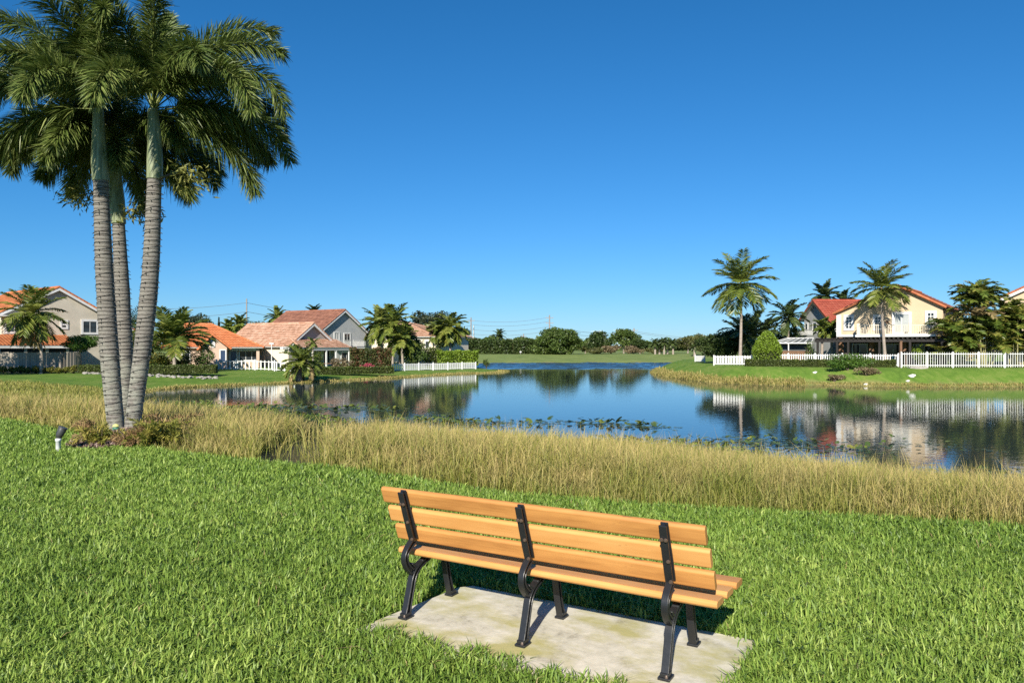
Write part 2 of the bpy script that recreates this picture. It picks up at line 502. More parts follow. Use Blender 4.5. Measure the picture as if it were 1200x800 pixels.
# ------------------------------------------------------------------ terrain, lake
ZW = -1.95                                     # lake surface
LAKE_PX = [(165, 47), (205, 41), (250, 36), (330, 31.5), (400, 29), (480, 27.5), (560, 26.2), (700, 23), (830, 21.4), (960, 19.9),
           (1040, 18.4), (1200, 16.6), (1400, 15.2)]
LAKE = [XY(p, d) for p, d in LAKE_PX] + [(24, 14), (50, 11), (90, 20), (90, 62), (62, 64.5)]
LAKE += [XY(p, d) for p, d in [(1200, 65), (1110, 64.5), (1033, 65.3), (967, 67.5), (900, 68.2), (868, 70), (833, 73), (805, 79), (783, 86),
                               (765, 96), (764, 101), (775, 112), (795, 134), (812, 150), (806, 157), (740, 156.5), (660, 156), (600, 154), (556, 150),
                               (538, 142), (548, 126), (575, 112), (596, 104.5), (588, 99), (572, 97), (540, 94), (505, 88.5), (460, 82), (420, 77.5),
                               (385, 74), (350, 71.5), (300, 68), (255, 65.5), (220, 63.5), (185, 60), (160, 55), (150, 50)]]
LAKE = np.array(LAKE)
LAWN_PX = [(-420, 19.20), (-200, 18.24), (-100, 17.47), (0, 16.51), (60, 14.59), (100, 13.65), (150, 12.34), (200, 11.31), (300, 10.47), (400, 9.82), (500, 8.88), (600, 8.10), (700, 7.76), (800, 7.44), (1000, 7.06), (1200, 6.64), (1400, 6.45), (1700, 6.36)]
EDGE = [XY(p, d) for p, d in LAWN_PX]
LAWN = np.array([(-120, -60), (-120, 26), (-60, 25)] + EDGE + [(25, 5.0), (60, 2), (120, -2), (120, -60)])

def sdist(P, poly):
    """signed distance to a polygon, negative inside"""
    P = np.asarray(P, float); A = poly; B = np.roll(poly, -1, 0)
    best = np.full(len(P), 1e18); ins = np.zeros(len(P), bool)
    for a, b in zip(A, B):
        ab = b - a; ap = P - a
        t = np.clip((ap @ ab) / (ab @ ab + 1e-12), 0, 1)
        dd = ((ap - t[:, None] * ab) ** 2).sum(1); best = np.minimum(best, dd)
        c = (a[1] > P[:, 1]) != (b[1] > P[:, 1])
        with np.errstate(divide='ignore', invalid='ignore'):
            xi = (b[0] - a[0]) * (P[:, 1] - a[1]) / (b[1] - a[1]) + a[0]
        ins ^= c & (P[:, 0] < xi)
    d = np.sqrt(best)
    return np.where(ins, -d, d)

def sm(x, a, b):
    t = np.clip((x - a) / (b - a), 0, 1); return t * t * (3 - 2 * t)

def ground(P):
    """height of the land under each (x, y), with the two distances it was made from"""
    P = np.asarray(P, float).reshape(-1, 2)
    dS = sdist(P, LAKE); dE = sdist(P, LAWN)
    x, y = P[:, 0], P[:, 1]
    right = sm(x, 0, 16)
    side = sm(y, 34, 52) * (1 - right) + sm(y, 26, 40) * right
    far = sm(y, 112, 140)
    zp = (-1.05) * (1 - right) + (-.42) * right
    zp = zp * (1 - far) + (-.42) * far
    bw = (11.5 * (1 - right) + 3.2 * right) * (1 - far) + 18 * far
    zs = ZW + (zp - ZW) * np.clip(dS / bw, 0, 1) ** .8
    ds_ = np.clip(dS, 0, 11.0)
    tn = ds_ / (ds_ + np.clip(dE, 0, None) + 1e-6)
    zn = ZW + (0.0 - ZW) * tn ** 1.0
    zn = np.where(dE < 0, 0.0, zn)
    z = zn * (1 - side) + zs * side
    z = np.where(dS < 0, ZW - np.clip(-dS * .25, 0, .8) - .02, z)
    return z, dS, dE

def gz(x, y):
    return float(ground([(x, y)])[0][0])

def at(px, d):
    x, y = XY(px, d); return (x, y, gz(x, y))

rr = np.concatenate([[0.0], np.geomspace(1.2, 30, 110), np.geomspace(30.4, 220, 190), np.geomspace(226, 6000, 40)])
na1 = np.linspace(-62, 62, 300); na2 = np.linspace(62, 298, 60)[1:-1]
aa = np.radians(np.concatenate([na1, na2])); NA = len(aa)
PX = (rr[:, None] * np.sin(aa)[None]).ravel(); PY = (rr[:, None] * np.cos(aa)[None]).ravel()
gzv, gS, gE = ground(np.stack([PX, PY], 1))
und = .03 * np.sin(PX * .31 + 1.3) * np.sin(PY * .27) + .015 * np.sin(PX * .9) * np.sin(PY * .8 + 2)
gzv = gzv + np.where((gS > 1.5), und, 0) * np.clip((PY - 20) / 20, 0, 1)
idx = np.arange(len(rr) * NA).reshape(len(rr), NA); nx = np.roll(idx, -1, 1)
quads = np.stack([idx[:-1].ravel(), nx[:-1].ravel(), nx[1:].ravel(), idx[1:].ravel()], 1)
right_w = sm(PX, 0, 16)
soil = sm(gE, -.12, .25) * (1 - sm(PY, 36, 50) * (1 - right_w) - sm(PY, 28, 40) * right_w) * sm(gS, -.5, 0)
tan_w = (1 - sm(gS, .10, .55)) * sm(gS, -1, -.1) * sm(PY, 40, 55)
golf = sm(PY, 118, 140)

m, nt, bs, out = new_mat('ground_grass')
bs.inputs['Roughness'].default_value = .9; bs.inputs['Specular IOR Level'].default_value = .15
v = coord(nt, 'Object')
n1 = noise(nt, .35, 6, .6, v); n2 = noise(nt, 9.0, 4, .7, v); n3 = noise(nt, 2.2, 4, .7, coord(nt, 'Object', (1, .35, 1)))
r1 = ramp(nt, [(.33, (.062, .120, .018)), (.50, (.105, .185, .026)), (.68, (.185, .225, .055))])
ma = nt.nodes.new('ShaderNodeMath'); ma.operation = 'MULTIPLY_ADD'; ma.inputs[1].default_value = .55
nt.links.new(n3.outputs['Fac'], ma.inputs[0])
mb_ = nt.nodes.new('ShaderNodeMath'); mb_.operation = 'MULTIPLY'; mb_.inputs[1].default_value = .48
nt.links.new(n1.outputs['Fac'], mb_.inputs[0]); nt.links.new(mb_.outputs[0], ma.inputs[2])
nt.links.new(ma.outputs[0], r1.inputs['Fac'])
def mixby(nt, attr, a_sock, col):
    at_ = nt.nodes.new('ShaderNodeAttribute'); at_.attribute_name = attr
    mx = nt.nodes.new('ShaderNodeMix'); mx.data_type = 'RGBA'
    nt.links.new(at_.outputs['Fac'], mx.inputs['Factor']); nt.links.new(a_sock, mx.inputs['A'])
    if isinstance(col, tuple): mx.inputs['B'].default_value = (*col, 1)
    else: nt.links.new(col, mx.inputs['B'])
    return mx.outputs['Result']
rs_ = ramp(nt, [(.3, (.075, .068, .035)), (.7, (.15, .125, .065))]); nt.links.new(n2.outputs['Fac'], rs_.inputs['Fac'])
rt_ = ramp(nt, [(.3, (.13, .12, .05)), (.7, (.30, .24, .11))]); nt.links.new(n3.outputs['Fac'], rt_.inputs['Fac'])
rg_ = ramp(nt, [(.3, (.12, .17, .048)), (.7, (.19, .235, .075))]); nt.links.new(n1.outputs['Fac'], rg_.inputs['Fac'])
c = mixby(nt, 'golf', r1.outputs['Color'], rg_.outputs['Color'])
c = mixby(nt, 'tan', c, rt_.outputs['Color'])
c = mixby(nt, 'soil', c, rs_.outputs['Color'])
nt.links.new(c, bs.inputs['Base Color'])
bump(nt, n2.outputs['Fac'], .8, .06, bs)
gnd = fast_mesh('ground', np.stack([PX, PY, gzv], 1), quads[:, ::-1], None, m, None, {'soil': soil, 'tan': tan_w, 'golf': golf}, smooth=True)
tag(gnd, 'grassy land sloping down to the lake on every side', 'ground', kind='structure')

# water
m, nt, bs, out = new_mat('lake_water')
bs.inputs['Base Color'].default_value = (.026, .040, .040, 1)
bs.inputs['Roughness'].default_value = .03; bs.inputs['IOR'].default_value = 1.333
bs.inputs['Specular IOR Level'].default_value = .5
tc = nt.nodes.new('ShaderNodeTexCoord')
def mapped(sx, sy):
    mp = nt.nodes.new('ShaderNodeMapping'); mp.inputs['Scale'].default_value = (sx, sy, 1)
    nt.links.new(tc.outputs['Object'], mp.inputs['Vector']); return mp.outputs['Vector']
na = noise(nt, 2.6, 3, .55, mapped(1, 1)); nb = noise(nt, .55, 2, .5, mapped(1, 1))
sx = nt.nodes.new('ShaderNodeSeparateXYZ'); nt.links.new(tc.outputs['Object'], sx.inputs[0])
nl = noise(nt, .035, 2, .5, mapped(1, .35))
add = nt.nodes.new('ShaderNodeMath'); add.operation = 'MULTIPLY_ADD'; add.inputs[1].default_value = 14.0
nt.links.new(nl.outputs['Fac'], add.inputs[0]); nt.links.new(sx.outputs['Y'], add.inputs[2])
mr = nt.nodes.new('ShaderNodeMapRange'); mr.inputs['From Min'].default_value = 111; mr.inputs['From Max'].default_value = 116
mr.inputs['To Min'].default_value = .036; mr.inputs['To Max'].default_value = .05
nt.links.new(add.outputs[0], mr.inputs['Value'])
nfar = noise(nt, 9.0, 2, .5, mapped(1, .6))
sumh = nt.nodes.new('ShaderNodeMath'); sumh.operation = 'MULTIPLY_ADD'; sumh.inputs[1].default_value = .35
nt.links.new(nb.outputs['Fac'], sumh.inputs[0]); nt.links.new(na.outputs['Fac'], sumh.inputs[2])
mr2 = nt.nodes.new('ShaderNodeMapRange'); mr2.inputs['From Min'].default_value = 111; mr2.inputs['From Max'].default_value = 116
mr2.inputs['To Min'].default_value = 0; mr2.inputs['To Max'].default_value = 0.5
nt.links.new(add.outputs[0], mr2.inputs['Value'])
sum2 = nt.nodes.new('ShaderNodeMath'); sum2.operation = 'MULTIPLY_ADD'
nt.links.new(nfar.outputs['Fac'], sum2.inputs[0]); nt.links.new(mr2.outputs['Result'], sum2.inputs[1]); nt.links.new(sumh.outputs[0], sum2.inputs[2])
b = nt.nodes.new('ShaderNodeBump'); b.inputs['Distance'].default_value = .12
nt.links.new(mr.outputs['Result'], b.inputs['Strength']); nt.links.new(sum2.outputs[0], b.inputs['Height'])
nt.links.new(b.outputs['Normal'], bs.inputs['Normal'])
# calm near water, and a far reach where the breeze raises real wavelets
gx_ = np.linspace(-70, 120, 420); gy_ = np.concatenate([[8.0, 60.0], np.linspace(104, 160, 380), [172.0]])
GX, GY = np.meshgrid(gx_, gy_)
wz = np.zeros_like(GX); rw = np.random.default_rng(3)
for i in range(16):
    lam = .9 + 2.2 * rw.random(); th_ = PI / 2 + rw.normal() * .45; k_ = 2 * PI / lam
    wz += .058 * lam / (2 * PI) * np.sin(k_ * (np.cos(th_) * GX + np.sin(th_) * GY) + rw.random() * 6.28) * 1.15
edge_ = 113 + 2.2 * np.sin(GX * .13) + 1.5 * np.sin(GX * .31 + 2)
wz *= sm(GY, edge_ - 2, edge_ + 7) * (1 - sm(GY, 159, 160))
iw = np.arange(GX.size).reshape(GX.shape)
qw = np.stack([iw[:-1, :-1].ravel(), iw[:-1, 1:].ravel(), iw[1:, 1:].ravel(), iw[1:, :-1].ravel()], 1)
wt = fast_mesh('lake_water', np.stack([GX.ravel(), GY.ravel(), ZW + wz.ravel()], 1), qw, None, m, smooth=True)
tag(wt, 'calm dark blue lake reflecting the houses and sky', 'lake', kind='structure')

# ------------------------------------------------------------------ lawn blades
def blades(P, z, hgt, wid, lean=.5, rs=rng, hj=.35):
    """one bent blade per point: 5 vertices, a quad and a triangle"""
    n = len(P)
    az = rs.random(n) * 2 * PI
    d = np.stack([np.cos(az), np.sin(az), np.zeros(n)], 1)
    fa = az + PI / 2 + rs.normal(size=n) * .6
    s = np.stack([np.cos(fa), np.sin(fa), np.zeros(n)], 1)
    h = (hgt * (1 + hj * rs.normal(size=n)).clip(.35, 1.9))[:, None]
    ln = (lean * np.abs(rs.normal(size=n)) + .08)[:, None]
    B = np.stack([P[:, 0], P[:, 1], z], 1)
    upv = np.array((0, 0, 1.0))
    mid = B + h * (.58 * upv + ln * .30 * d); tip = B + h * ((1 - .25 * ln.clip(0, 2)) * upv + ln * 1.0 * d)
    w = (wid * (.7 + .6 * rs.random(n)))[:, None] * .5
    V = np.stack([B - s * w * .7, B + s * w * .7, mid + s * w, mid - s * w, tip], 1).reshape(-1, 3)
    k = np.arange(n)[:, None] * 5
    Q = k + np.array([[0, 1, 2, 3]]); T = k + np.array([[3, 2, 4]])
    hg = np.tile(np.array([0, 0, .5, .5, 1.0]), n)
    return V, Q, T, hg

def patch_noise(P, s, seed):
    r = np.random.default_rng(seed); o = np.zeros(len(P))
    for i in range(6):
        k = unit(r.normal(size=2)) * s * (.6 + 1.2 * r.random()); o += np.sin(P @ k + r.random() * 6.28)
    return o / 6

def scatter(d0, d1, dens, xw=.76, marg=1.2):
    n = int(((d1**2 - d0**2) * xw + 2 * marg * (d1 - d0)) * dens)
    d = np.sqrt(d0**2 + (d1**2 - d0**2) * rng.random(n)); x = (2 * rng.random(n) - 1) * (d * xw + marg)
    return np.stack([x, d], 1)

# bench frame: u runs along the bench (to the right), v towards the lake
BO = np.array((-.6385, 4.424)); BU = np.array((.8652, -.5015)); BV = np.array((.5015, .8652)); BANG = math.atan2(BU[1], BU[0])
def slab_uv(P):
    q = P - BO; return q @ BU, q @ BV

Vs, Qs, Ts, Rs, off = [], [], [], [], 0
for d0, d1, dens, wd, hg in ((2.3, 4.2, 9000, .0084, .060), (4.2, 6, 7000, .0088, .060), (6, 8.5, 4400, .0105, .060), (8.5, 12, 2400, .013, .062), (12, 19, 1000, .018, .065)):
    P = scatter(d0, d1, dens, .78, 2.8)
    P = P[sdist(P, LAWN) < .10 - .12 * rng.random(len(P))]
    u, vv = slab_uv(P)
    wob = .06 * np.sin(u * 7.0 + 1) * np.sin(u * 17) + .03 * np.sin(u * 31) + .028 * rng.normal(size=len(P))
    on = (u > -.115 + wob * .5) & (u < 1.865 + wob * .5) & (vv > -.215 + wob) & (vv < .70 + wob * .2)
    P = P[~on]
    if d1 > 11: P = P[((P[:, 0] + 6.75) / .72) ** 2 + ((P[:, 1] - 13.2) / 1.5) ** 2 > 1]
    pn = patch_noise(P, 1.3, 3); pf = patch_noise(P, 9, 4)
    V, Q, T, _ = blades(P, np.zeros(len(P)) - .005, hg * (1 + .22 * pf), wd, .62)
    r = np.clip(.46 + .16 * pn + .16 * pf + .2 * rng.normal(size=len(P)), 0, 1)
    Vs.append(V); Qs.append(Q + off); Ts.append(T + off); Rs.append(np.repeat(r, 5)); off += len(V)
go = fast_mesh('lawn_grass', np.concatenate(Vs), np.concatenate(Qs), np.concatenate(Ts), LEAF['grass'], None, {'rnd': np.concatenate(Rs)})
tag(go, 'thick mown green lawn around the bench', 'grass', kind='stuff')
# a scatter of dead straws in the lawn
P = scatter(2.6, 9, 26); P = P[sdist(P, LAWN) < 0]; u, vv = slab_uv(P); P = P[~((u > -.1) & (u < 1.9) & (vv > -.15) & (vv < .7))]
V, Q, T, _ = blades(P, np.full(len(P), .02), .05, .005, 1.4)
tag(fast_mesh('dry_straw', V, Q, T, LEAF['palm_dry'], None, {'rnd': np.full(len(V), .8)}), 'dry straw scattered among the lawn blades', 'straw', kind='stuff')

# ------------------------------------------------------------------ reeds on the near bank
Vs, Qs, Ts, Rs, Hs, off = [], [], [], [], [], 0
for d0, d1, dens, wd in ((6.5, 9.5, 1100, .0065), (9.5, 14, 900, .0085), (14, 21, 560, .0125), (21, 32, 260, .020), (32, 56, 90, .035)):
    P = scatter(d0, d1, dens, .76, 4.0)
    dE = sdist(P, LAWN); dS = sdist(P, LAKE)
    ed = dE + .25 * patch_noise(P, 2.2, 7)
    P_ok = (ed > .10 + .55 * rng.random(len(P)) ** 2) & (dS > -.9 + .7 * rng.random(len(P))) & ((P[:, 1] < 32) | (P[:, 0] < -24))
    P_ok &= ~((P[:, 1] > 30) & (sdist(P, LAKE) > 26))
    # an open channel through the reeds left of the bench
    cx = np.interp(P[:, 1], [10.5, 13, 17, 24, 30], [-3.32, -3.75, -4.35, -5.3, -6.0]); cwid = np.interp(P[:, 1], [10.5, 14, 30], [.75, 1.45, 2.4])
    inch = (np.abs(P[:, 0] - cx + .12 * np.sin(P[:, 1] * 2.1)) < cwid * .55)
    P_ok &= ~(inch & (rng.random(len(P)) < .96))
    P_ok &= ((P[:, 0] + 6.85) / .80) ** 2 + ((P[:, 1] - 13.3) / 1.7) ** 2 > 1
    P_ok &= ~((P[:, 0] < -26.5) & (P[:, 1] > 34) & (P[:, 1] < 39) & (rng.random(len(P)) < .9))
    P = P[P_ok]; dE = np.clip(dE[P_ok], 0, None); dS = dS[P_ok]
    z, _, _ = ground(P)
    pn = patch_noise(P, .9, 9); pf = patch_noise(P, 4, 10)
    hg = (.53 * sm(dE, -.5, 1.8) + .09) * (1 + .16 * pn + .12 * pf) * np.where(dS < 3, .70, 1)
    hg = hg * (1 - .22 * sm(P[:, 0] / P[:, 1], .2, .6))
    back = (P[:, 1] > 33 + 2 * pn) & (P[:, 0] < -19); hg = np.where(back, hg * .48, hg)
    V, Q, T, h = blades(P, z - .03, hg, wd, .58, hj=.24)
    r = np.clip(.45 + .22 * pn + .15 * pf + .2 * rng.normal(size=len(P)), 0, 1)
    # straw-coloured towards the tips on most stems; green stands near the water and here and there
    green = np.clip(.30 + .55 * (1 - sm(dS, .2, 2.6)) + .35 * pf + .12 * rng.normal(size=len(P)), 0, .9) + .25 * sm(-pn, .1, .6)
    dryness = np.where(rng.random(len(P)) < .22 + .35 * pf, .12, np.clip(1.1 - green, .03, 1)) * np.where(back, .55, 1)
    hh = np.repeat(dryness, 5) * np.clip(h * 1.85 - .48, 0, 1)
    Vs.append(V); Qs.append(Q + off); Ts.append(T + off); Rs.append(np.repeat(r, 5)); Hs.append(hh); off += len(V)
ro = fast_mesh('reeds', np.concatenate(Vs), np.concatenate(Qs), np.concatenate(Ts), LEAF['reed'], None, {'rnd': np.concatenate(Rs), 'hgt': np.concatenate(Hs)})
tag(ro, 'tall straw coloured reeds along the near shore', 'reeds', kind='stuff')

# rough dry grass along the far waterlines
Vs, Qs, Ts, Rs, off = [], [], [], [], 0
SH = np.array([XY(p, d) for p, d in [(1230, 65), (1200, 65), (1110, 64.5), (1033, 65.3), (967, 67.5), (900, 68.2), (868, 70), (833, 73), (805, 79), (783, 86), (765, 96), (764, 101)]])
SL = np.array([XY(p, d) for p, d in [(596, 104.5), (588, 99), (572, 97), (540, 94), (505, 88.5), (460, 82), (420, 77.5), (385, 74), (350, 71.5), (300, 68), (255, 65.5), (220, 63.5), (185, 60), (160, 55)]])
for S, n, hmax, wspread in ((SH, 24000, .32, .75), (SL, 18000, .16, .9)):
    seg = np.linalg.norm(np.diff(S, axis=0), axis=1); cs = np.concatenate([[0], np.cumsum(seg)])
    t = rng.random(n) * cs[-1]
    P = np.stack([np.interp(t, cs, S[:, 0]), np.interp(t, cs, S[:, 1])], 1) + rng.normal(size=(n, 2)) * wspread * .55
    z, dS, dE = ground(P); k = (dS > -.25) & (dS < np.where(P[:, 0] > 27, .32, wspread * 1.4)); P, z, dS, t = P[k], z[k], dS[k], t[k]
    wild = .55 + .45 * np.sin(t * .9) * np.sin(t * .37 + 1)
    if S is SH: wild = wild * np.where(P[:, 0] < 27, 1.0, .18)
    V, Q, T, h = blades(P, z - .02, hmax * (.35 + wild), .045, .5)
    Vs.append(V); Qs.append(Q + off); Ts.append(T + off); Rs.append(np.repeat(np.clip(.55 + .28 * rng.normal(size=len(P)), 0, 1), 5)); off += len(V)
bo = fast_mesh('bank_grass', np.concatenate(Vs), np.concatenate(Qs), np.concatenate(Ts), LEAF['bank'], None, {'rnd': np.concatenate(Rs)})
tag(bo, 'rough dry grass fringing the far waterline', 'grass', kind='stuff')

# ------------------------------------------------------------------ lily pads and waterside leaves
P = scatter(15, 48, 44.0, .72, 2)
dS = sdist(P, LAKE); pn = patch_noise(P, .8, 21)
k = (dS < -.2) & (dS > -10.5) & (P[:, 1] < 46) & (rng.random(len(P)) < np.clip(.50 - (-dS) / 15 + 1.25 * pn, 0, 1))
P = P[k]; n = len(P)
th = np.linspace(.35, 2 * PI - .35, 9)
rad = (.055 + .075 * rng.random(n)) * np.clip(P[:, 1] / 26, .75, 1.3); a0 = rng.random(n) * 6.28; tilt = rng.normal(size=(n, 2)) * .10
raised = rng.random(n) < .30
zc = ZW + .015 + np.where(raised, .04 + .16 * rng.random(n), 0.0); tilt = np.where(raised[:, None], rng.normal(size=(n, 2)) * .38, tilt * .25)
X = P[:, 0, None] + np.cos(th[None] + a0[:, None]) * rad[:, None]; Y = P[:, 1, None] + np.sin(th[None] + a0[:, None]) * rad[:, None] * .85
Z = zc[:, None] + (X - P[:, 0, None]) * tilt[:, :1] + (Y - P[:, 1, None]) * tilt[:, 1:]
V = np.concatenate([np.stack([P[:, 0], P[:, 1], zc], 1)[:, None], np.stack([X, Y, np.maximum(Z, ZW + .008)], 2)], 1)
T = np.concatenate([np.arange(n)[:, None] * 10 + np.array([[0, i, i + 1]]) for i in range(1, 9)])
r = np.clip(.4 + .25 * rng.normal(size=n), 0, 1)
tag(fast_mesh('lily_pads', V.reshape(-1, 3), None, T, LEAF['lily'], None, {'rnd': np.repeat(r, 10)}), 'lily pads floating along the near edge of the lake', 'lily pads', kind='stuff')
P = scatter(15, 40, 22, .72, 2); dS = sdist(P, LAKE); pn = patch_noise(P, .7, 23)
k = (dS < .5) & (dS > -1.3) & (P[:, 1] < 40) & (rng.random(len(P)) < np.clip(.25 + 1.1 * pn, 0, 1)); P = P[k]
Pz = np.concatenate([np.column_stack([P + rng.normal(size=P.shape) * .12, np.full(len(P), ZW) + .15 + .55 * rng.random(len(P))]) for _ in range(7)])
V, q = leaf_arrays(Pz, .13, .3, .4)
tag(fast_mesh('waterside_plants', V, q, None, LEAF['emergent'], None, {'rnd': np.repeat(np.clip(.5 + .25 * rng.normal(size=len(Pz)), 0, 1), 4)}), 'bright green leafy plants standing in the shallows', 'water plants', kind='stuff')

# ------------------------------------------------------------------ concrete pad and bench
m, nt, bs, out = new_mat('old_concrete')
bs.inputs['Roughness'].default_value = .92; bs.inputs['Specular IOR Level'].default_value = .2
v = coord(nt, 'Object')
na = noise(nt, 2.4, 8, .65, v); nb = noise(nt, 14, 5, .7, v); ng = noise(nt, 1.9, 5, .6, coord(nt, 'Object', (1, 1.6, 1)))
r1 = ramp(nt, [(.32, (.21, .19, .14)), (.45, (.49, .46, .37)), (.64, (.67, .63, .53))])
mixf = nt.nodes.new('ShaderNodeMath'); mixf.operation = 'MULTIPLY_ADD'; mixf.inputs[1].default_value = .4
nt.links.new(nb.outputs['Fac'], mixf.inputs[0])
mm = nt.nodes.new('ShaderNodeMath'); mm.operation = 'MULTIPLY'; mm.inputs[1].default_value = .6
nt.links.new(na.outputs['Fac'], mm.inputs[0]); nt.links.new(mm.outputs[0], mixf.inputs[2]); nt.links.new(mixf.outputs[0], r1.inputs['Fac'])
rm = ramp(nt, [(.46, (0, 0, 0)), (.62, (.9, .9, .9))]); nt.links.new(ng.outputs['Fac'], rm.inputs['Fac'])
mx = nt.nodes.new('ShaderNodeMix'); mx.data_type = 'RGBA'
nt.links.new(rm.outputs['Color'], mx.inputs['Factor']); nt.links.new(r1.outputs['Color'], mx.inputs['A']); mx.inputs['B'].default_value = (.37, .34, .13, 1)
nt.links.new(mx.outputs['Result'], bs.inputs['Base Color'])
bump(nt, nb.outputs['Fac'], .35, .01, bs)
pad = MB()
c = [(-.10, -.24), (1.86, -.24), (1.885, .697), (.005, .697), (-.115, .45)]
c = [(u, v_) for u, v_ in [(-.15, -.30), (1.885, -.30), (1.895, .71), (.02, .71), (-.045, .63)]]
pad.add([(u, v_, -.08) for u, v_ in c] + [(u, v_, .022) for u, v_ in c],
        [(0, 1, 2, 3, 4)[::-1], (5, 6, 7, 8, 9)] + [(i, (i + 1) % 5, (i + 1) % 5 + 5, i + 5) for i in range(5)])
po = pad.build('concrete_pad', m, None, .006, (BO[0], BO[1], 0)); po.rotation_euler.z = BANG
tag(po, 'stained pale concrete pad under the bench', 'concrete pad', kind='structure')

ZP0 = .022
m, nt, bs, out = new_mat('bench_slat_wood')
bs.inputs['Roughness'].default_value = .55; bs.inputs['Specular IOR Level'].default_value = .35
v = coord(nt, 'Object', (.6, 14, 14)); v2 = coord(nt, 'Object', (2.0, 9, 9)); v3 = coord(nt, 'Object', (9, 22, 22))
n1 = noise(nt, 3.5, 6, .65, v); n2 = noise(nt, 1.6, 3, .5, v2); n3 = noise(nt, 1.0, 2, .5, v3)
oi = nt.nodes.new('ShaderNodeObjectInfo')
r1 = ramp(nt, [(.26, (.34, .145, .040)), (.52, (.53, .25, .074)), (.80, (.63, .33, .112))])
sc = nt.nodes.new('ShaderNodeMath'); sc.operation = 'MULTIPLY_ADD'; sc.inputs[1].default_value = .5
nt.links.new(n2.outputs['Fac'], sc.inputs[0])
s2 = nt.nodes.new('ShaderNodeMath'); s2.operation = 'MULTIPLY_ADD'; s2.inputs[1].default_value = .50; s2.inputs[2].default_value = -.11
nt.links.new(n1.outputs['Fac'], s2.inputs[0])
s3 = nt.nodes.new('ShaderNodeMath'); s3.operation = 'MULTIPLY_ADD'; s3.inputs[1].default_value = .26
nt.links.new(oi.outputs['Random'], s3.inputs[0]); nt.links.new(s2.outputs[0], s3.inputs[2])
nt.links.new(s3.outputs[0], sc.inputs[2]); nt.links.new(sc.outputs[0], r1.inputs['Fac'])
rk = ramp(nt, [(.22, (1, 1, 1)), (.27, (0, 0, 0))]); nt.links.new(n3.outputs['Fac'], rk.inputs['Fac'])
mx = nt.nodes.new('ShaderNodeMix'); mx.data_type = 'RGBA'
nt.links.new(rk.outputs['Color'], mx.inputs['Factor']); nt.links.new(r1.outputs['Color'], mx.inputs['A']); mx.inputs['B'].default_value = (.25, .115, .04, 1)
nt.links.new(mx.outputs['Result'], bs.inputs['Base Color'])
bump(nt, n1.outputs['Fac'], .12, .004, bs)
M['slat'] = m
M['iron'] = mat_plain('black_cast_iron', (.018, .019, .022), (.012, .013, .015), .38, 5, .5, .06, bscale=40)
M['bolt'] = mat_plain('bolt_metal', (.17, .12, .09), (.09, .07, .06), .5, 20, .5, metal=.4)

bench = thing('park_bench', (BO[0], BO[1], 0), BANG, 'orange wooden slatted park bench with black iron legs on a concrete pad', 'bench')

def slat(name, u0, u1, cv, cz, hv, hz, ang):
    """one bevelled board: half sizes hv (through) and hz (across), turned by ang about its length"""
    mb = MB(); ca, sa = math.cos(ang), math.sin(ang); ch = .011
    prof = [(-hv + ch, -hz), (hv - ch, -hz), (hv, -hz + ch), (hv, hz - ch), (hv - ch, hz), (-hv + ch, hz), (-hv, hz - ch), (-hv, -hz + ch)]
    P = [(a * ca + b_ * sa, -a * sa + b_ * ca) for a, b_ in prof]
    L = (u1 - u0) / 2
    mb.add([(-L, a, b_) for a, b_ in P] + [(L, a, b_) for a, b_ in P],
           [tuple(range(8)), tuple(range(8, 16))[::-1]] + [(i + 8, (i + 1) % 8 + 8, (i + 1) % 8, i) for i in range(8)])
    return mb.build(name, M['slat'], bench, .004, ((u0 + u1) / 2, cv, cz))

def sweep(path, ht, w):
    """flat cast bar following (v, z) points: ht half thickness in the plane, w full width along the bench"""
    P = np.array(path, float); T = unit(np.gradient(P, axis=0)); N = np.stack([-T[:, 1], T[:, 0]], 1)
    ht = np.broadcast_to(np.asarray(ht, float), (len(P),))[:, None]
    A = P + N * ht; B_ = P - N * ht
    mb = MB(); n = len(P)
    vs = [(-w/2, *a) for a in A] + [(w/2, *a) for a in A] + [(w/2, *b_) for b_ in B_] + [(-w/2, *b_) for b_ in B_]
    fs = []
    for i in range(n - 1):
        for a, b_ in ((0, n), (n, 2*n), (2*n, 3*n), (3*n, 0)):
            fs.append((a + i, a + i + 1, b_ + i + 1, b_ + i))
    fs += [(0, n, 2*n, 3*n), (4*n-1, 3*n-1, 2*n-1, n-1)]
    return vs, fs

def smooth_path(pts, k=6):
    P = np.array(pts, float)
    P = np.vstack([2*P[0]-P[1], P, 2*P[-1]-P[-2]]); out_ = []
    for i in range(1, len(P) - 2):
        for t in np.linspace(0, 1, k, endpoint=False):
            a, b_, c_, d_ = P[i-1], P[i], P[i+1], P[i+2]
            out_.append(.5 * (2*b_ + (c_-a)*t + (2*a-5*b_+4*c_-d_)*t*t + (3*b_-a-3*c_+d_)*t**3))
    out_.append(P[-2]); return np.array(out_)

def cast(mb, path, ht, w):
    P = smooth_path(path); n = len(P)
    h = np.interp(np.linspace(0, 1, n), np.linspace(0, 1, len(ht)), ht) if not np.isscalar(ht) else np.full(n, ht)
    T = unit(np.gradient(P, axis=0)); N = np.stack([-T[:, 1], T[:, 0]], 1)
    mb.add(*sweep(P, h - .003, w * .40))                       # web
    for s_ in (-1, 1):                                         # flanges
        mb.add(*sweep(P + N * (h - .004)[:, None] * s_, .0055, w))

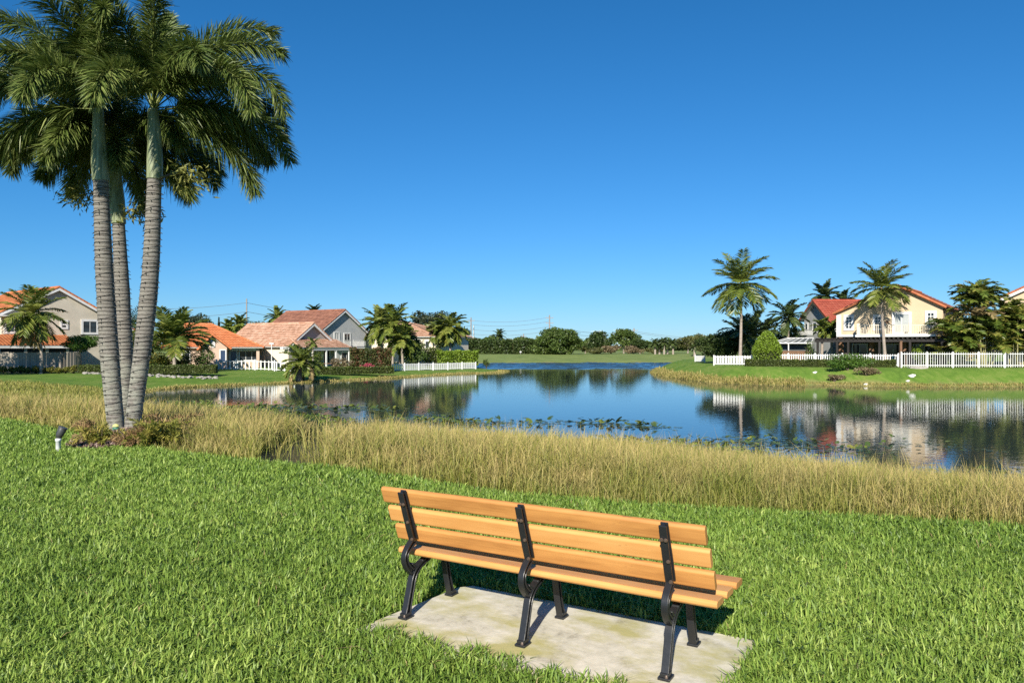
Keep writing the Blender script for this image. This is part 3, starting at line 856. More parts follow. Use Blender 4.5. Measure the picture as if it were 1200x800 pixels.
BACK = [(-.030, .775), (.083, .472)]
bd = unit(np.array(BACK[0]) - np.array(BACK[1])); bn = np.array((-bd[1], bd[0])) * -1       # bn points to the sitter (v+)
bang = math.atan2(bd[0], bd[1])
for k, s_ in enumerate((.255, .128, .002)):
    cpt = np.array(BACK[1]) + bd * (s_ + .005) + bn * .040
    slat('back_slat', (-.188, -.170, -.150)[k], (1.800, 1.812, 1.820)[k], cpt[0], cpt[1] + .010, .0185, .0525, bang)
for k in range(3):
    slat('seat_slat', -.125 + .008 * k, 1.835 + .012 * k, .155 + .146 * k, .388 + .007 * k, .0665, .019, 0.045)
for k, u in enumerate((0.0, .8035, 1.607)):
    fr_mb = MB(); W = .040
    cast(fr_mb, [(-.034, .785), (.010, .665), (.050, .56), (.083, .472)], [.018, .021, .024, .022], W)
    cast(fr_mb, [(.083, .472), (.045, .448), (.006, .412), (-.004, .370), (.016, .325), (.058, .285)], [.020, .018, .016, .016, .017, .019], W * .9)
    cast(fr_mb, [(.260, .352), (.215, .335), (.165, .318), (.115, .296), (.072, .250), (.045, .170), (.018, .08), (.004, .028)], [.020, .017, .015, .017, .019, .019, .021, .027], W)
    fr_mb.add(*sweep(smooth_path([(.052, .338), (.078, .312), (.110, .305), (.142, .318), (.158, .335)], 4), .006, W * .9))
    fr_mb.add(*sweep([(.235, .361), (.40, .362), (.50, .366)], .008, W))
    fr_mb.box(-.031, .031, -.034, .044, ZP0, ZP0 + .014)
    fr_mb.box(-.022, .022, -.026, .034, ZP0 + .012, ZP0 + .034)
    fo = fr_mb.build('iron_frame', M['iron'], bench, .003, (u, 0, 0))
    lg = MB()
    cast(lg, [(.395, .362), (.408, .290), (.432, .17), (.462, .07), (.478, .028)], [.020, .018, .018, .020, .027], W)
    lg.box(-.030, .030, .444, .518, ZP0, ZP0 + .014); lg.box(-.022, .022, .454, .506, ZP0 + .012, ZP0 + .034)
    lg.build('front_leg', M['iron'], fo, .003)
    for s_ in (.262, .140, .022):
        p = np.array(BACK[1]) + bd * s_ - bn * .026
        for uu in ((-.010,) if s_ == .262 else (.011,)) + ((.012,) if s_ == .262 else ()):
            bb = MB(); e = p - bn * .010
            bb.tube([(uu, *p), (uu, *(p - bn * .006))], .0105, 8); bb.tube([(uu, *(p - bn*.006)), (uu, *e)], .0062, 6)
            bb.build('bolt', M['bolt'], fo)
    for vv in (-.030, .516):
        MB().lathe([(.010, 0), (.010, .010), (.006, .016)], 6, (.012, vv + (.008 if vv < 0 else -.008), ZP0 + .013)).build('bolt', M['bolt'], fo)

# ------------------------------------------------------------------ foxtail palm clump, mulch bed, garden lights
m, nt, bs, out = new_mat('foxtail_trunk')
bs.inputs['Roughness'].default_value = .9; bs.inputs['Specular IOR Level'].default_value = .2
v = coord(nt, 'Object'); sp = nt.nodes.new('ShaderNodeSeparateXYZ'); nt.links.new(v, sp.inputs[0])
nz = noise(nt, 5, 4, .6, v)
wv = nt.nodes.new('ShaderNodeTexWave'); wv.wave_type = 'BANDS'; wv.bands_direction = 'Z'; wv.wave_profile = 'SAW'
wv.inputs['Scale'].default_value = 4.4; wv.inputs['Distortion'].default_value = 1.2; wv.inputs['Detail'].default_value = 2; wv.inputs['Detail Scale'].default_value = 3
nt.links.new(coord(nt, 'Object', (.35, .35, 1)), wv.inputs['Vector'])
nf = noise(nt, 26, 4, .7, coord(nt, 'Object', (1, 1, 2.5)))
r1 = ramp(nt, [(.28, (.070, .062, .054)), (.5, (.175, .16, .142)), (.75, (.31, .29, .262))])
ad = nt.nodes.new('ShaderNodeMath'); ad.operation = 'MULTIPLY_ADD'; ad.inputs[1].default_value = .42
nt.links.new(wv.outputs['Fac'], ad.inputs[0])
a2 = nt.nodes.new('ShaderNodeMath'); a2.operation = 'MULTIPLY_ADD'; a2.inputs[1].default_value = .6; a2.inputs[2].default_value = -.03
nt.links.new(nf.outputs['Fac'], a2.inputs[0]); nt.links.new(a2.outputs[0], ad.inputs[2]); nt.links.new(ad.outputs[0], r1.inputs['Fac'])
li = nt.nodes.new('ShaderNodeMapRange'); li.inputs['From Min'].default_value = .1; li.inputs['From Max'].default_value = 1.9; li.inputs['To Min'].default_value = .95; li.inputs['To Max'].default_value = .12
nt.links.new(sp.outputs['Z'], li.inputs['Value'])
lm = ramp(nt, [(.40, (0, 0, 0)), (.60, (1, 1, 1))]); nt.links.new(nz.outputs['Fac'], lm.inputs['Fac'])
lmul = nt.nodes.new('ShaderNodeMath'); lmul.operation = 'MULTIPLY'; nt.links.new(li.outputs['Result'], lmul.inputs[0]); nt.links.new(lm.outputs['Color'], lmul.inputs[1])
mx = nt.nodes.new('ShaderNodeMix'); mx.data_type = 'RGBA'
nt.links.new(lmul.outputs[0], mx.inputs['Factor']); nt.links.new(r1.outputs['Color'], mx.inputs['A']); mx.inputs['B'].default_value = (.34, .35, .29, 1)
nt.links.new(mx.outputs['Result'], bs.inputs['Base Color'])
bump(nt, ad.outputs[0], .7, .03, bs)
M['foxtail_trunk'] = m
m, nt, bs, out = new_mat('foxtail_crownshaft')
bs.inputs['Roughness'].default_value = .5
v = coord(nt, 'Object', (9, 9, .8)); n1 = noise(nt, 2.2, 5, .6, v)
r1 = ramp(nt, [(.28, (.07, .085, .035)), (.48, (.17, .20, .10)), (.72, (.33, .36, .24))]); nt.links.new(n1.outputs['Fac'], r1.inputs['Fac']); nt.links.new(r1.outputs['Color'], bs.inputs['Base Color'])
M['crownshaft'] = m
M['bulb'] = mat_plain('dark_light_bulb', (.030, .032, .030), (.015, .017, .016), .4, 10)
M['mulch'] = mat_leaf('mulch_chip', (.09, .055, .042), (.20, .135, .110), (.40, .31, .27), rough=.95, transl=0, spec=.1)
M['mulch_soil'] = mat_plain('mulch_soil', (.11, .070, .050), (.06, .038, .028), .95, 14, .1, .5)

# mulch bed
mb = MB(); ring = 28; vs = [(0, 0, .14)]; 
for k_, (s_, z_) in enumerate(((.35, .13), (.7, .08), (1.0, .004))):
    for a in range(ring):
        th = 2 * PI * a / ring; w_ = 1 + .07 * math.sin(3 * th + 1) + .05 * math.sin(7 * th)
        vs.append((0.74 * s_ * w_ * math.cos(th), 1.50 * s_ * w_ * math.sin(th), z_))
fs = [(0, 1 + a, 1 + (a + 1) % ring) for a in range(ring)]
for k_ in range(2):
    for a in range(ring):
        b1 = 1 + k_ * ring; fs.append((b1 + a, b1 + ring + a, b1 + ring + (a + 1) % ring, b1 + (a + 1) % ring))
BEDC = (-6.8, 13.2)
bed = mb.add(vs, fs, True).build('mulch_bed', M['mulch_soil'], None, 0, (BEDC[0], BEDC[1], 0.0))
tag(bed, 'low mound of brown mulch around the palm trunks', 'mulch bed', kind='structure')
n = 3600; a = rng.random(n) * 6.28; rr_ = np.sqrt(rng.random(n))
Pm = np.stack([BEDC[0] + .77 * rr_ * np.cos(a), BEDC[1] + 1.52 * rr_ * np.sin(a), .02 + .14 * np.clip(1 - rr_ ** 2, 0, 1)], 1)
V, q = leaf_arrays(Pm, .075, .8, .35)
tag(fast_mesh('mulch_chips', V, q, None, M['mulch'], None, {'rnd': np.repeat(rng.random(n), 4)}), 'wood chips strewn over the mulch mound', 'mulch', kind='stuff')

def fox(base_px, path, widths, shaft, d, fronds, label, seed, seeds=()):
    """path: [(px, py)] of the trunk axis, shaft: [(px, py, width)] of the green crownshaft; all at depth d"""
    b0 = (XY(base_px[0], d)[0], d, .06)
    root = thing('foxtail_palm', b0, 0, label, 'palm tree', 'foxtail palms in the mulch bed')
    loc = lambda px, py: ((px - 600) / F * d - b0[0], 0.0, ZP(py, d) - b0[2])
    pts = [loc(*p) for p in path]; pts[0] = (pts[0][0], 0, -.05)
    P = smooth_path(np.array(pts), 6); R = np.interp(np.linspace(0, 1, len(P)), np.linspace(0, 1, len(widths)), widths) / F * d / 2
    MB().tube(P, R * (1 + .012 * rng.normal(size=len(P))), 20).build('trunk', M['foxtail_trunk'], root)
    sp_ = [loc(a_, b_) for a_, b_, _ in shaft]; sr = [w_ / F * d / 2 for *_, w_ in shaft]
    MB().tube(smooth_path(np.array(sp_), 5), np.interp(np.linspace(0, 1, (len(sp_) - 1) * 5 + 1), np.linspace(0, 1, len(sr)), sr), 16).build('crownshaft', M['crownshaft'], root)
    top = np.array(sp_[-1])
    rs = np.random.default_rng(seed)
    for az, el, dr, L in fronds:
        V, q, r = frond_arrays(L, math.radians(el), math.radians(dr), 1150, .46, .0195, 'brush', math.radians(az), rs.normal() * .03, rs, hang=.62)
        fast_mesh('frond', V, q, None, LEAF['foxtail'], root, {'rnd': np.clip(r + rs.normal() * .08, 0, 1)}, loc=tuple(top + np.array((0, 0, -.10 + .1 * rs.random()))))
    for (px, py, dxp, dyp, sz) in seeds:                    # short stalks with hanging flower and seed sprays
        p0 = np.array(loc(px, py)); p1 = p0 + np.array((dxp / F * d, -.15, -dyp / F * d))
        st = MB().tube([p0, (p0 + p1) / 2 + np.array((0, 0, .03)), p1], [.030, .024, .015], 6).build('seed_stalk', M['bark_dark'], root)
        Pl = p1 + rng.normal(size=(260, 3)) * np.array((sz, sz * .7, sz * .62)) + np.array((math.copysign(sz * .8, dxp), 0, -sz * .35))
        V, q = leaf_arrays(Pl, .13, .2, .22, out=unit(Pl - p1) * 1.5)
        fast_mesh('seed_spray', V, q, None, LEAF['seed'], st, {'rnd': np.repeat(rng.random(260), 4)})
    # string of small lights wound round the trunk, a thing of its own
    turns = (P[-1][2] - .25) / .125; N = int(turns * 16)
    t = np.linspace(0, 1, N); zz = .18 + t * (P[-1][2] - .25)
    cx = np.interp(zz, P[:, 2], P[:, 0]); rad_ = np.interp(zz, P[:, 2], R) + .006; th = t * turns * 2 * PI
    H = np.stack([cx + rad_ * np.cos(th), rad_ * np.sin(th), zz + .014 * np.sin(th * 1.7) + .028 * np.sin(th * .37) + .02 * np.sin(th * .23 + 1)], 1)
    ls = MB().tube(H, .0042, 4)
    for i in range(3, N - 2, 4):
        o_ = np.array((math.cos(th[i]), math.sin(th[i]), -.35)); o_ /= np.linalg.norm(o_)
        ls.tube([H[i], H[i] + o_ * .018, H[i] + o_ * .045], [.010, .009, .004], 5)
    lo = ls.build('light_string', M['bulb'], None, 0, b0)
    return root, lo

r1_, l1 = fox((137, 503), [(137, 505), (133, 470), (128, 410), (122, 310), (118, 212)], [18, 19, 20.5, 19, 16], [(118, 212, 18), (117, 190, 19), (116, 165, 15.5), (115, 128, 11)], 13.95,
    [(-95, 36, 125, 2.35), (-155, 34, 135, 2.9), (182, 46, 145, 3.1), (164, 10, 95, 2.6), (-172, 2, 85, 2.5), (158, 66, 95, 3.0), (120, 70, 85, 2.9), (60, 78, 70, 3.0), (-60, 72, 100, 2.6), (-118, 78, 80, 2.9), (-172, 70, 85, 3.0), (20, 60, 100, 2.6), (-138, 55, 118, 2.4), (140, 20, 90, 2.2), (-100, 86, 40, 2.3)],
    'grey foxtail palm standing left in the clump, trunk nearly upright', 31)
tag(l1, 'string of dark bulbs wound round the left trunk of the palm clump', 'light string')
r2_, l2 = fox((143, 503), [(144, 505), (147, 460), (146, 400), (143, 340), (139, 262)], [16, 16, 17, 16.5, 13.5], [(139, 262, 16), (137, 235, 17), (135, 205, 14), (134, 165, 11)], 15.3,
    [(-100, 20, 95, 1.9), (170, 34, 110, 2.5), (40, 30, 100, 2.5), (5, 40, 105, 2.7), (-30, 30, 100, 2.5), (100, 50, 100, 2.4), (140, 50, 100, 2.4), (-70, 62, 110, 2.3), (70, 78, 60, 2.4), (190, 66, 100, 2.4), (-150, 26, 100, 2.3), (205, -5, 70, 1.6), (12, 10, 80, 2.3), (60, 8, 80, 2.0), (-60, 2, 70, 1.7), (-110, 5, 75, 1.8), (150, 0, 75, 2.0), (95, -5, 70, 2.0), (30, -10, 65, 1.9)],
    'shaded foxtail palm standing behind and between the two others', 32, [(146, 252, 15, -6, .20), (132, 236, -24, -8, .20)])
tag(l2, 'string of dark bulbs wound round the shaded middle trunk', 'light string')
r3_, l3 = fox((157, 503), [(154, 505), (161, 455), (170, 385), (177, 310), (181, 210)], [17, 18, 19.5, 18.5, 15.5], [(181, 210, 17.5), (181.5, 188, 17.5), (181, 160, 15), (179, 128, 11)], 13.7,
    [(-92, 34, 122, 2.3), (8, 58, 150, 3.2), (-22, 46, 140, 3.0), (35, 50, 135, 3.1), (14, 22, 100, 2.9), (40, 2, 90, 2.5), (-40, 56, 120, 2.5), (60, 64, 95, 3.0), (100, 72, 85, 2.9), (-65, 76, 90, 2.8), (150, 70, 90, 3.0), (20, 72, 85, 3.1), (-110, 76, 80, 2.8), (5, 62, 100, 3.0), (180, 70, 90, 2.4), (28, 18, 95, 2.5), (50, 22, 95, 2.5), (90, 86, 40, 2.3)],
    'foxtail palm leaning right at the right of the clump', 33, [(188, 209, 27, -3, .20)])
tag(l3, 'string of dark bulbs wound round the right leaning trunk', 'light string')

def fern_clump(c, n, L, label, seed, mat='fern'):
    rs = np.random.default_rng(seed); Vs, Qs, Rs, off = [], [], [], 0
    root = thing('asparagus_fern', c, 0, label, 'fern', 'ferns in the mulch bed')
    for i in range(n):
        V, q, r = frond_arrays(L * (.6 + .6 * rs.random()), math.radians(30 + 55 * rs.random()), math.radians(60 + 50 * rs.random()), 70, .11, .017, 'brush', rs.random() * 6.28, rs.normal() * .1, rs, hang=.2)
        V = V + np.array((rs.normal() * .10, rs.normal() * .08, 0))
        Vs.append(V); Qs.append(q + off); Rs.append(np.clip(r + rs.normal() * .2, 0, 1)); off += len(V)
    fast_mesh('fern_fronds', np.concatenate(Vs), np.concatenate(Qs), None, LEAF[mat], root, {'rnd': np.concatenate(Rs)})
    for k in range(4):
        a_ = rs.random() * 6.28
        MB().tube([(0, 0, 0), (.05 * math.cos(a_), .05 * math.sin(a_), .12), (.14 * math.cos(a_), .14 * math.sin(a_), .26)], [.008, .006, .003], 5).build('stem', M['bark_dark'], root)
    return root
fern_clump((-5.85, 12.2, .03), 64, .52, 'large feathery yellow-green fern at the right of the palm trunks', 41)
fern_clump((-6.15, 13.2, .05), 20, .62, 'taller brownish fern just behind the right palm trunk', 42, 'fern_dry')
fern_clump((-6.78, 12.2, .05), 26, .34, 'small olive fern at the left of the palm trunks', 43)
fern_clump((-6.25, 12.0, .06), 12, .28, 'tiny rust-tinged fern in front of the palm trunks', 44, 'fern_dry')
fern_clump((-7.15, 12.6, .02), 12, .50, 'thin wiry fern arching over the reeds left of the trunks', 45, 'fern_dry')

# uplight on its white stake, out on the lawn
M['pvc'] = mat_plain('white_pvc', (.72, .74, .74), (.60, .62, .62), .4, 3, .5)
M['lamp_grey'] = mat_plain('dark_grey_lamp_housing', (.055, .057, .060), (.035, .036, .038), .45, 8, .5)
lx, ly = XY(68.3, 11.5)
up = thing('garden_uplight', (lx, ly, 0), 0, 'dark grey tilted garden spotlight on a short white post in the lawn', 'garden light')
MB().lathe([(.036, -.05), (.036, .165), (.043, .168), (.043, .205), (.030, .210)], 16).build('post', M['pvc'], up)
hd = MB(); ax = unit(np.array((.12, .05, .30))); b0 = np.array((0, 0, .222))
hd.tube([b0 - ax * .012, b0, b0 + ax * .05, b0 + ax * .13, b0 + ax * .158], [.018, .040, .054, .062, .056], 16)
hd.build('lamp_head', M['lamp_grey'], up)
hr = MB(); hr.tube([b0 + ax * .150, b0 + ax * .172], [.066, .066], 16); hr.build('hood', M['lamp_grey'], up)
MB().tube([(0, 0, .195), (0, 0, .235)], .014, 8).build('bracket', M['lamp_grey'], up)
gx, gy = XY(136, 13.2)
g2 = thing('ground_light', (gx, gy, .05), 0, 'little yellow and green light fixture in the mulch before the palms', 'garden light')
M['yellow_green'] = mat_plain('yellow_plastic', (.62, .60, .22), (.45, .45, .15), .5, 9)
M['green_plastic'] = mat_plain('green_plastic', (.05, .20, .13), None, .5, 9)
MB().lathe([(.012, -.06), (.012, .08)], 8).build('stake', M['green_plastic'], g2)
MB().lathe([(.035, .08), (.055, .10), (.055, .14), (.03, .16)], 12).build('lamp_head', M['green_plastic'], g2)
MB().lathe([(.06, .16), (.05, .19), (.015, .205)], 12).build('cap', M['yellow_green'], g2)
bx = MB(); bx.tube([(-.10, -.02, .02), (-.03, -.03, .035), (.03, -.02, .03)], [.025, .035, .025], 8); bx.build('base', M['yellow_green'], g2)

# ------------------------------------------------------------------ houses
class Frame:
    """local axes of a facade: x along it (to the right), y into the house, z up from the ground"""
    def __init__(s, pL, dL, pR, dR, zg):
        a = np.array(XY(pL, dL)); b = np.array(XY(pR, dR)); s.o = a; s.w = float(np.linalg.norm(b - a)); s.u = (b - a) / s.w
        s.v = np.array((-s.u[1], s.u[0])); s.ang = math.atan2(s.u[1], s.u[0]); s.zg = zg
    def loc(s): return (s.o[0], s.o[1], s.zg)
    def fp(s, px, py, y=0.0):
        """where the sight line of a photo pixel meets the plane at depth y behind the facade"""
        r = np.array(((px - 600) / F, 1.0)); o = s.o + s.v * y
        A = np.array([[r[0], -s.u[0]], [r[1], -s.u[1]]]); t, x = np.linalg.solve(A, o)
        return x, EYE - (py - HZ) / F * t - s.zg

def tile_slope(A, B, C, D, pitch=.34, course=.42, amp=.05):
    """barrel tiles in stepped courses over the plane eaveL A, eaveR B, topR C, topL D"""
    A, B, C, D = (np.array(p, float) for p in (A, B, C, D))
    e = unit(B - A); n = unit(np.cross(e, (C + D) / 2 - (A + B) / 2)); g = np.cross(n, e)
    S = float((D - A) @ g); uD = float((D - A) @ e); uB = float((B - A) @ e); uC = float((C - A) @ e)
    rows = max(2, int(round(S / course))); nc = max(6, int(max(uB, uC - uD) / pitch * 6)); k = np.arange(nc + 1) / nc
    V, Q, R = [], [], []
    rs = np.random.default_rng(int(abs(A[0] * 13 + S * 7) * 10) % 9999)
    for i in range(rows):
        for s_, lift in ((i / rows, .055), ((i + 1) / rows, .012)):
            u = uD * s_ + (uB + (uC - uB) * s_ - uD * s_) * k
            h = lift + amp * np.sqrt(np.abs(np.cos(PI * u / pitch)) + 1e-4)
            V.append(A + e * u[:, None] + g * (S * s_) + n * h[:, None])
        b = (2 * i) * (nc + 1); c_ = b + nc + 1
        j = np.arange(nc); Q.append(np.stack([b + j, b + j + 1, c_ + j + 1, c_ + j], 1))
        cell = np.floor(np.abs(V[-2] @ e) / pitch).astype(int)
        tab = rs.random(cell.max() + 2); r = tab[cell]; R += [r, r]
    return np.concatenate(V), np.concatenate(Q), np.concatenate(R), (A, B, C, D, n)

def roof(name, slopes, mat, root, caps=(), soffit='white', cap_r=.13):
    Vs, Qs, Rs, off = [], [], [], 0; so = MB()
    for sl in slopes:
        V, q, r, (A, B, C, D, n) = tile_slope(*sl)
        Vs.append(V); Qs.append(q + off); Rs.append(r); off += len(V)
        lo = [p - n * .10 for p in (A, B, C, D)]; hi = [p - n * .005 for p in (A, B, C, D)]
        fs = [(3, 2, 1, 0), (4, 5, 6, 7), (0, 1, 5, 4), (1, 2, 6, 5), (2, 3, 7, 6), (3, 0, 4, 7)]
        so.add(lo + hi, fs)
    ro_ = fast_mesh(name, np.concatenate(Vs), np.concatenate(Qs), None, M[mat], root, {'rnd': np.concatenate(Rs)})
    so.build('soffit', M[soffit], ro_)
    for a, b in caps:
        a = np.array(a, float); b = np.array(b, float); L = np.linalg.norm(b - a); k = max(2, int(L / .4)); cm = MB()
        for i in range(k):
            p = a + (b - a) * i / k; q = a + (b - a) * (i + 1.06) / k
            cm.tube([p, q], [cap_r * 1.08, cap_r * .92], 7)
        co = cm.build('ridge_cap', M[mat], ro_)
        at_ = co.data.attributes.new('rnd', 'FLOAT', 'POINT'); at_.data.foreach_set('value', np.repeat(rng.random(k), 28)[:len(co.data.vertices)].astype(np.float32))
    return ro_

def gable(root, w, dep, zl, zr, tp, zp, roofmat, wallmat, sidemat=None, ovf=.38, ovs=.5, ovb=.3, trim='white', trimh=.24, z0=-.3):
    """a gabled block with its gable in the plane y = 0"""
    xp = w * tp; sl = (zp - zl) / xp; sr = (zp - zr) / (w - xp)
    wm = MB()
    if sidemat is None:
        wm.add([(0, 0, z0), (w, 0, z0), (w, 0, zr), (xp, 0, zp), (0, 0, zl), (0, dep, z0), (w, dep, z0), (w, dep, zr), (xp, dep, zp), (0, dep, zl)],
               [(0, 1, 2, 3, 4), (5, 9, 8, 7, 6), (0, 4, 9, 5), (1, 6, 7, 2)])
    else:
        wm.add([(0, 0, z0), (w, 0, z0), (w, 0, zr), (xp, 0, zp), (0, 0, zl)], [(0, 1, 2, 3, 4)])
    wm.build('wall', M[wallmat], root)
    if sidemat:
        MB().add([(0, 0, z0), (0, 0, zl), (0, dep, zl), (0, dep, z0)], [(0, 1, 2, 3)]).build('side_wall', M[sidemat], root)
        MB().add([(w, 0, z0), (w, dep, z0), (w, dep, zr), (w, 0, zr)], [(0, 1, 2, 3)]).build('side_wall', M[sidemat], root)
    up = .11
    eL = (-ovs, zl - sl * ovs + up); eR = (w + ovs, zr - sr * ovs + up); pk = (xp, zp + up)
    y0, y1 = -ovf, dep + ovb
    ro_ = roof('roof', [((eL[0], y1, eL[1]), (eL[0], y0, eL[1]), (pk[0], y0, pk[1]), (pk[0], y1, pk[1])),
                        ((eR[0], y0, eR[1]), (eR[0], y1, eR[1]), (pk[0], y1, pk[1]), (pk[0], y0, pk[1]))], roofmat, root,
               [((xp, y0, pk[1] + .05), (xp, y1, pk[1] + .05)), ((eL[0], y0 + .04, eL[1] + .04), (xp, y0 + .04, pk[1] + .04)), ((eR[0], y0 + .04, eR[1] + .04), (xp, y0 + .04, pk[1] + .04))])
    tm = MB()
    for a in (eL, eR):
        zt = -.11
        tm.add([(a[0], y0 - .05, a[1] + zt - trimh), (pk[0], y0 - .05, pk[1] + zt - trimh), (pk[0], y0 - .05, pk[1] + zt + .05), (a[0], y0 - .05, a[1] + zt + .05),
                (a[0], y0 - .004, a[1] + zt - trimh), (pk[0], y0 - .004, pk[1] + zt - trimh), (pk[0], y0 - .004, pk[1] + zt + .05), (a[0], y0 - .004, a[1] + zt + .05)],
               [(0, 1, 2, 3), (7, 6, 5, 4), (0, 4, 5, 1), (3, 2, 6, 7), (0, 3, 7, 4), (1, 5, 6, 2)])
    tm.build('rake_board', M[trim], root)
    return ro_

def window(root, x0, x1, z0, z1, y=0.0, fw=.14, cols=2, rows=1, glass='glass', frame='white', name='window', mw=.05):
    m_ = MB()
    for a in ((x0 - fw, x1 + fw, z1, z1 + fw), (x0 - fw, x1 + fw, z0 - fw, z0), (x0 - fw, x0, z0, z1), (x1, x1 + fw, z0, z1)):
        m_.box(a[0], a[1], y - .075, y + .05, a[2], a[3])
    for i in range(1, cols):
        x = x0 + (x1 - x0) * i / cols; m_.box(x - mw / 2, x + mw / 2, y - .052, y + .03, z0, z1)
    for i in range(1, rows):
        z = z0 + (z1 - z0) * i / rows; m_.box(x0, x1, y - .048, y + .03, z - mw / 2, z + mw / 2)
    o = m_.build(name, M[frame], root)
    MB().box(x0, x1, y - .025, y + .02, z0, z1).build('pane', M[glass], o)
    return o

def win_px(root, fr, px0, px1, py0, py1, y=0.0, **k):
    x0, z1 = fr.fp(px0, py0, y); x1, z0 = fr.fp(px1, py1, y)
    return window(root, x0, x1, z0, z1, y, **k)

def hip(root, x0, x1, y0, y1, ze, zp, rx0, rx1, roofmat, ov=.5, hip_left=True, hip_right=True, thick=.0):
    ym = (y0 + y1) / 2; a, b, c_, d_ = x0 - ov, x1 + ov, y0 - ov, y1 + ov
    P = [(a, c_, ze), (b, c_, ze), (b, d_, ze), (a, d_, ze)]; r0 = (rx0, ym, zp); r1 = (rx1, ym, zp)
    e = .02
    sl = [(P[0], P[1], r1, r0), (P[2], P[3], r0, r1), (P[1], P[2], (rx1, ym + e, zp), (rx1, ym - e, zp)), (P[3], P[0], (rx0, ym - e, zp), (rx0, ym + e, zp))]
    return roof('roof', sl, roofmat, root, [(r0, r1), (P[1], r1), (P[2], r1), (P[0], r0), (P[3], r0)])

# far left: two-storey beige house behind the board fence
fr = Frame(2, 78, 152, 88.5, -1.05)
hA = thing('beige_house', fr.loc(), fr.ang, 'two-storey beige house with orange tile roof behind the grey board fence', 'house', 'houses round the lake')
zl = fr.fp(2, 366)[1]; xp, zp = fr.fp(68, 338); zr = zp - (fr.w - xp) * .56
gable(hA, fr.w, 15, zl, zr, xp / fr.w, zp, 'tile_orange', 'stucco_beige')
win_px(hA, fr, 7.5, 26, 375, 388.5, cols=2, fw=.24)
win_px(hA, fr, 72.5, 77.5, 377, 383.5, cols=1, rows=2, fw=.20, mw=.16)
win_px(hA, fr, 97.5, 113, 376.5, 389.5, cols=2, fw=.24)
MB().box(-.6, fr.fp(27, 370)[0], -1.0, -.01, fr.fp(10, 371)[1], fr.fp(10, 369.5)[1]).build('awning', M['white'], hA)
ztop = fr.fp(40, 392.5)[1]; zev = fr.fp(40, 405, -3.4)[1]; xr = fr.fp(84, 400, -1.7)[0]
pr = roof('porch_roof', [((-3.0, -3.8, zev), (xr, -3.8, zev), (xr, -.06, ztop), (-3.0, -.06, ztop))], 'tile_orange', hA)
MB().box(-2.8, xr - .1, -3.78, -3.66, zev - .26, zev - .06).build('gutter', M['white_dirty'], hA)
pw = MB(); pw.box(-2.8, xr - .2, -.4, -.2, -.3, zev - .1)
pw.build('porch_wall', M['porch_shade'], hA)  # dark sheet standing for the shaded opening under the eave
for x in (-1.5, .9, 2.9, 4.9, xr - .45): MB().box(x, x + .28, -3.5, -3.25, -.3, zev - .2).build('porch_post', M['stucco_beige'], hA)
MB().box(-2.7, xr - .3, -3.42, -3.3, zev - .62, zev - .30).build('beam', M['dark_wood'], hA)

# peach house with the bright orange roof
fr = Frame(196, 86.5, 304, 90.0, -1.02)
hB = thing('peach_house', fr.loc(), fr.ang, 'one-storey peach house with bright orange hip roof and small front gable', 'house', 'houses round the lake')
W = fr.w; zeB = fr.fp(290, 407, -.5)[1]
rzB = fr.fp(230, 379.5, 4.6)[1]; x0r = fr.fp(203, 379.5, 4.6)[0]; x1r = fr.fp(247.5, 379.5, 4.6)[0]
hip(hB, 0, W, 0, 9.2, zeB, rzB, x0r, x1r, 'tile_bright', .55)
xg0 = fr.fp(237, 410, -1.8)[0]; xg1 = fr.fp(266, 410, -1.8)[0]
MB().box(0, xg1 - .3, .0, 9.2, -.3, zeB + .05).build('wall', M['stucco_peach'], hB)
MB().box(xg1 - .28, W, 1.0, 9.2, -.3, zeB + .03).build('porch_wall', M['stucco_peach'], hB)
for x in (W - .35, ): MB().box(x, x + .35, 0, .35, -.3, zeB - .02).build('porch_post', M['stucco_peach'], hB)
MB().box(xg1 - .25, W, .02, .22, zeB - .32, zeB - .04).build('beam', M['white'], hB)
gw = thing('front_gable', (xg0, -1.8, 0)); gw.parent = hB
wg = xg1 - xg0; zge = fr.fp(270, 407.5, -1.8)[1]; xk, zk = fr.fp(249.5, 392.5, -1.8)
gm = MB(); zg_e = zge + .25
gm.add([(0, 0, -.3), (wg, 0, -.3), (wg, 0, zg_e), (xk - xg0, 0, zk - .1), (0, 0, zg_e), (0, 1.8, -.3), (wg, 1.8, -.3), (wg, 1.8, zg_e), (xk - xg0, 1.8, zk - .1), (0, 1.8, zg_e)],
       [(0, 1, 2, 3, 4), (0, 4, 9, 5), (1, 6, 7, 2)]).build('gable_wall', M['stucco_peach'], gw)
ex = .5; sR = (zk - zg_e) / (wg - (xk - xg0)); sL = (zk - zg_e) / (xk - xg0)
xkk = xk - xg0
roof('gable_roof', [((-ex, 3.4, zg_e - sL * ex), (-ex, -.5, zg_e - sL * ex), (xkk, -.5, zk), (xkk, 3.4, zk)),
                    ((wg + ex, -.5, zg_e - sR * ex), (wg + ex, 3.4, zg_e - sR * ex), (xkk, 3.4, zk), (xkk, -.5, zk))], 'tile_bright', gw,
     [((xkk, -.5, zk + .05), (xkk, 3.4, zk + .05)), ((wg + ex, -.46, zg_e - sR * ex + .05), (xkk, -.46, zk + .05)), ((-ex, -.46, zg_e - sL * ex + .05), (xkk, -.46, zk + .05))], 'brown_wood')
x0, z1 = fr.fp(247.8, 397.5, -1.8); x1, z0 = fr.fp(251.5, 406.5, -1.8)
window(gw, x0 - xg0, x1 - xg0, z0, z1, 0, .05, 1, 5, 'metal_grey', 'white', 'gable_vent', .07)
x0, z1 = fr.fp(258.5, 410.5, -1.8); x1, z0 = fr.fp(264, 423, -1.8)
window(gw, x0 - xg0, x1 - xg0, z0, z1, 0, .13, 1, 1, 'blue_door', 'white', 'window')
